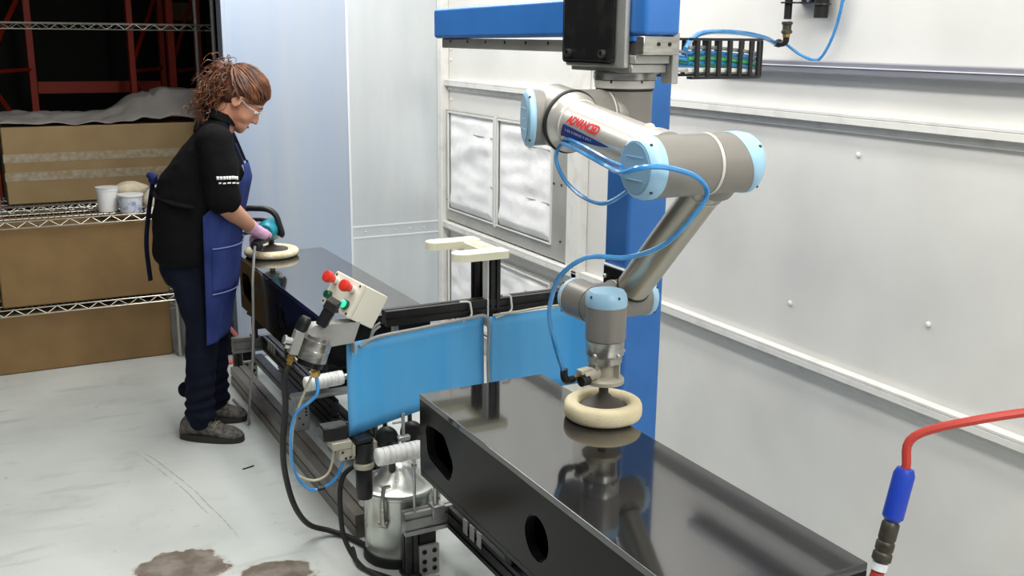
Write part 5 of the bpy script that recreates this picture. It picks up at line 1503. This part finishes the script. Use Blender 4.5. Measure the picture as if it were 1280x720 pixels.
# apron: wraps the front, bib above, pocket, ties
def ap_r(z):
    """front profile and half width of the apron at height z"""
    tab = [(0.44, 0.072, 0.175), (0.60, 0.100, 0.185), (0.72, 0.128, 0.20), (0.86, 0.148, 0.212), (0.98, 0.164, 0.212), (1.06, 0.186, 0.205), (1.15, 0.208, 0.20), (1.21, 0.196, 0.19), (1.26, 0.172, 0.185)]
    for (z0, a0, b0), (z1, a1, b1) in zip(tab, tab[1:]):
        if z <= z1:
            k = (z - z0) / (z1 - z0); return a0 + (a1 - a0) * k, b0 + (b1 - b0) * k
    return tab[-1][1:]
def apron_pt(u, v):
    z = 0.452 + (1.215 - 0.452) * v
    lim = 1.42 if z < 1.02 else 1.42 - (z - 1.02) / 0.16 * 1.0 if z < 1.18 else 0.42 - (z - 1.18) * 0.6
    lim = max(0.4, lim)
    a = lim * (2 * u - 1)
    f, hw = ap_r(z)
    c = -0.012
    k = 0.011 + 0.006 * noise.noise(V((a * 1.6, z * 5, 2))) + 0.006 * math.sin(a * 5 + z * 3) * max(0, (0.9 - z)) * 1.6
    zz = z + 0.028 * (a / 1.4) ** 2 * (1 if v < 0.2 else 0) * 0 + (0.02 * math.cos(a) if v < 0.01 else 0)
    return V((c + (f - c + k) * max(0, math.cos(a)) ** 0.85 * (1 if abs(a) < PI / 2 else 1), yc + (hw + k) * math.sin(a), zz))
g = G(); g.grid(44, 50, apron_pt)
o = g.obj('apron', 'denim', t, 70, normals=False); md = o.modifiers.new('s', 'SOLIDIFY'); md.thickness = 0.004; md.offset = 1
apr = o
def on_apron(u, v, d):
    p = apron_pt(u, v); e = 0.002
    n = (apron_pt(u + e, v) - p).cross(apron_pt(u, v + e) - p).normalized()
    if n.dot(V((1, 0, 0)) + V((0, p.y - yc, 0)) * 4) < 0: n = -n
    return p + n * d
for (u0, u1) in ((0.06, 0.46), (0.54, 0.94)):
    g = G(); g.grid(12, 10, lambda u, v: on_apron(u0 + (u1 - u0) * u, 0.30 + 0.26 * v, 0.0075 + 0.004 * v * math.sin(PI * u)))
    o = g.obj('pocket', 'denim', apr, 70, normals=False); md = o.modifiers.new('s', 'SOLIDIFY'); md.thickness = 0.003
    g = G(); g.tube([on_apron(u0 + (u1 - u0) * k / 12, 0.56, 0.0105 + 0.004 * math.sin(PI * k / 12)) for k in range(13)], 0.0032, 6, 1); g.obj('pocket_hem', 'denim_seam', apr)
    g = G(); g.tube([on_apron(u0 + (u1 - u0) * k / 12, 0.30, 0.009) for k in range(13)], 0.0028, 6, 1); g.obj('pocket_hem', 'denim_seam', apr)
for s in (1, -1):
    g = G()
    nk = V((0.19, yc + 0.075 * s, 1.212))
    g.tube([nk, V((0.15, yc + 0.075 * s, 1.32)), V((0.11, yc + 0.072 * s, 1.405)), V((0.06, yc + 0.05 * s, 1.425))], 0.009, 8, flat=0.25); g.obj('neck_strap', 'tie_navy', apr)
g = G(); g.tube([V((-0.005, yc - 0.212, 1.055)), V((-0.09, yc - 0.19, 1.07)), V((-0.17, yc - 0.1, 1.09)), V((-0.195, yc, 1.10))], 0.010, 8, flat=0.3)
g.tube([V((-0.005, yc + 0.212, 1.055)), V((-0.09, yc + 0.19, 1.07)), V((-0.17, yc + 0.1, 1.09)), V((-0.195, yc, 1.10))], 0.010, 8, flat=0.3); g.obj('waist_tie', 'shirt', apr)
g = G(); g.ell(V((-0.187, yc - 0.01, 1.145)), (0.02, 0.022, 0.022)); g.tube([V((-0.18, yc, 1.14)), V((-0.205, yc - 0.03, 1.17)), V((-0.17, yc - 0.06, 1.165)), V((-0.18, yc - 0.01, 1.14))], 0.011, 8, flat=0.4); g.obj('tie_bow', 'denim', apr)
g = G(); g.tube([V((-0.19, yc - 0.01, 1.13)), V((-0.212, yc - 0.04, 1.0)), V((-0.228, yc - 0.05, 0.87)), V((-0.222, yc - 0.05, 0.715))], 0.012, 8, flat=0.3); g.obj('tie_tail', 'tie_navy', apr)

# hair: cap, swept strands, curly ponytail
g = G()
g.ell(hp(-0.02, 0, 0.048), (0.104, 0.082, 0.094), HR, 32, 20)
g.ell(hp(-0.05, 0, 0.01), (0.07, 0.074, 0.075), HR, 24, 16)
for v in g.bm.verts:
    q = HR.transposed() @ (v.co - hc)
    if q.z < 0.035 and q.x > -0.02:
        v.co -= HR @ V((0, 0, 0)) + (v.co - hp(-0.03, 0, 0.06)) * min(0.55, (0.035 - q.z) * 12) * min(1, (q.x + 0.02) * 30)
cap_ = remeshed(g, 'hair', 'hair_dark', t, 0.007, 4, lambda p: 0.002 * noise.noise(p * 60))
PB = hp(-0.108, 0, 0.075)          # where the ponytail is gathered
random.seed(11)
st = G()
for i in range(150):
    an = random.uniform(-1.5, 1.5)
    side = math.sin(an) * 0.080
    hx = 0.075 * math.cos(an) ** 0.8 if abs(an) < 1.2 else -0.01
    z0 = 0.082 - 0.075 * (abs(side) / 0.08) ** 2
    st_p = []
    a0 = V((hx, side, z0)); b0 = V((-0.105, side * 0.25, 0.08))
    for k in range(8):
        u = k / 7
        q = a0.lerp(b0, u)
        c = V((-0.02, 0, 0.045))
        dvec = q - c
        n = V((dvec.x / 0.106, dvec.y / 0.085, dvec.z / 0.097))
        q = c + dvec * (1.0 / max(n.length, 0.2)) * (1.0 + random.uniform(0.0, 0.06))
        q = q + V((0, 0, 0.004 * math.sin(u * 14 + i)))
        st_p.append(hc + HR @ q)
    st.tube(st_p, [0.0022, 0.0036, 0.0032, 0.002], 5, 2)
st.obj('swept_strands', 'hair', cap_)
st = G()
for i in range(700):
    d = V((random.gauss(-0.6, 0.5), random.gauss(0, 0.55), random.gauss(0.15, 0.6))).normalized()
    L = random.uniform(0.06, 0.115)
    if i % 3 == 0:
        d = V((-0.7 + random.gauss(0, 0.18), random.gauss(0, 0.25), -0.75 + random.gauss(0, 0.15))).normalized(); L = random.uniform(0.10, 0.19)
    p = PB + V((random.gauss(-0.02, 0.018), random.gauss(0, 0.022), random.gauss(-0.015, 0.018)))
    x = d.orthogonal().normalized(); y = d.cross(x)
    L *= 0.72 if d.z > 0.2 else 1.0
    rad = random.uniform(0.008, 0.014); tw = random.uniform(2.0, 3.6) * random.choice((1, -1)); ph = random.uniform(0, 6.28)
    pts = []
    n = 18
    for k in range(n):
        u = k / (n - 1)
        c = p + d * L * u + V((-0.02, 0, -0.055)) * u * u
        a = ph + tw * 2 * PI * u * L / 0.11
        pts.append(c + (x * math.cos(a) + y * math.sin(a)) * rad * (0.35 + 0.65 * u))
    st.tube(pts, [0.0023, 0.0021, 0.001], 4, 1)
st.obj('curls', 'hair', cap_)
g = G(); g.ell(PB + V((-0.04, 0, -0.012)), (0.046, 0.05, 0.05)); g.ell(PB + V((-0.075, 0, -0.07)), (0.036, 0.04, 0.055))
remeshed(g, 'ponytail', 'hair_dark', cap_, 0.008, 3, lambda p: 0.010 * noise.noise(p * 34) + 0.006 * noise.noise(p * 80))
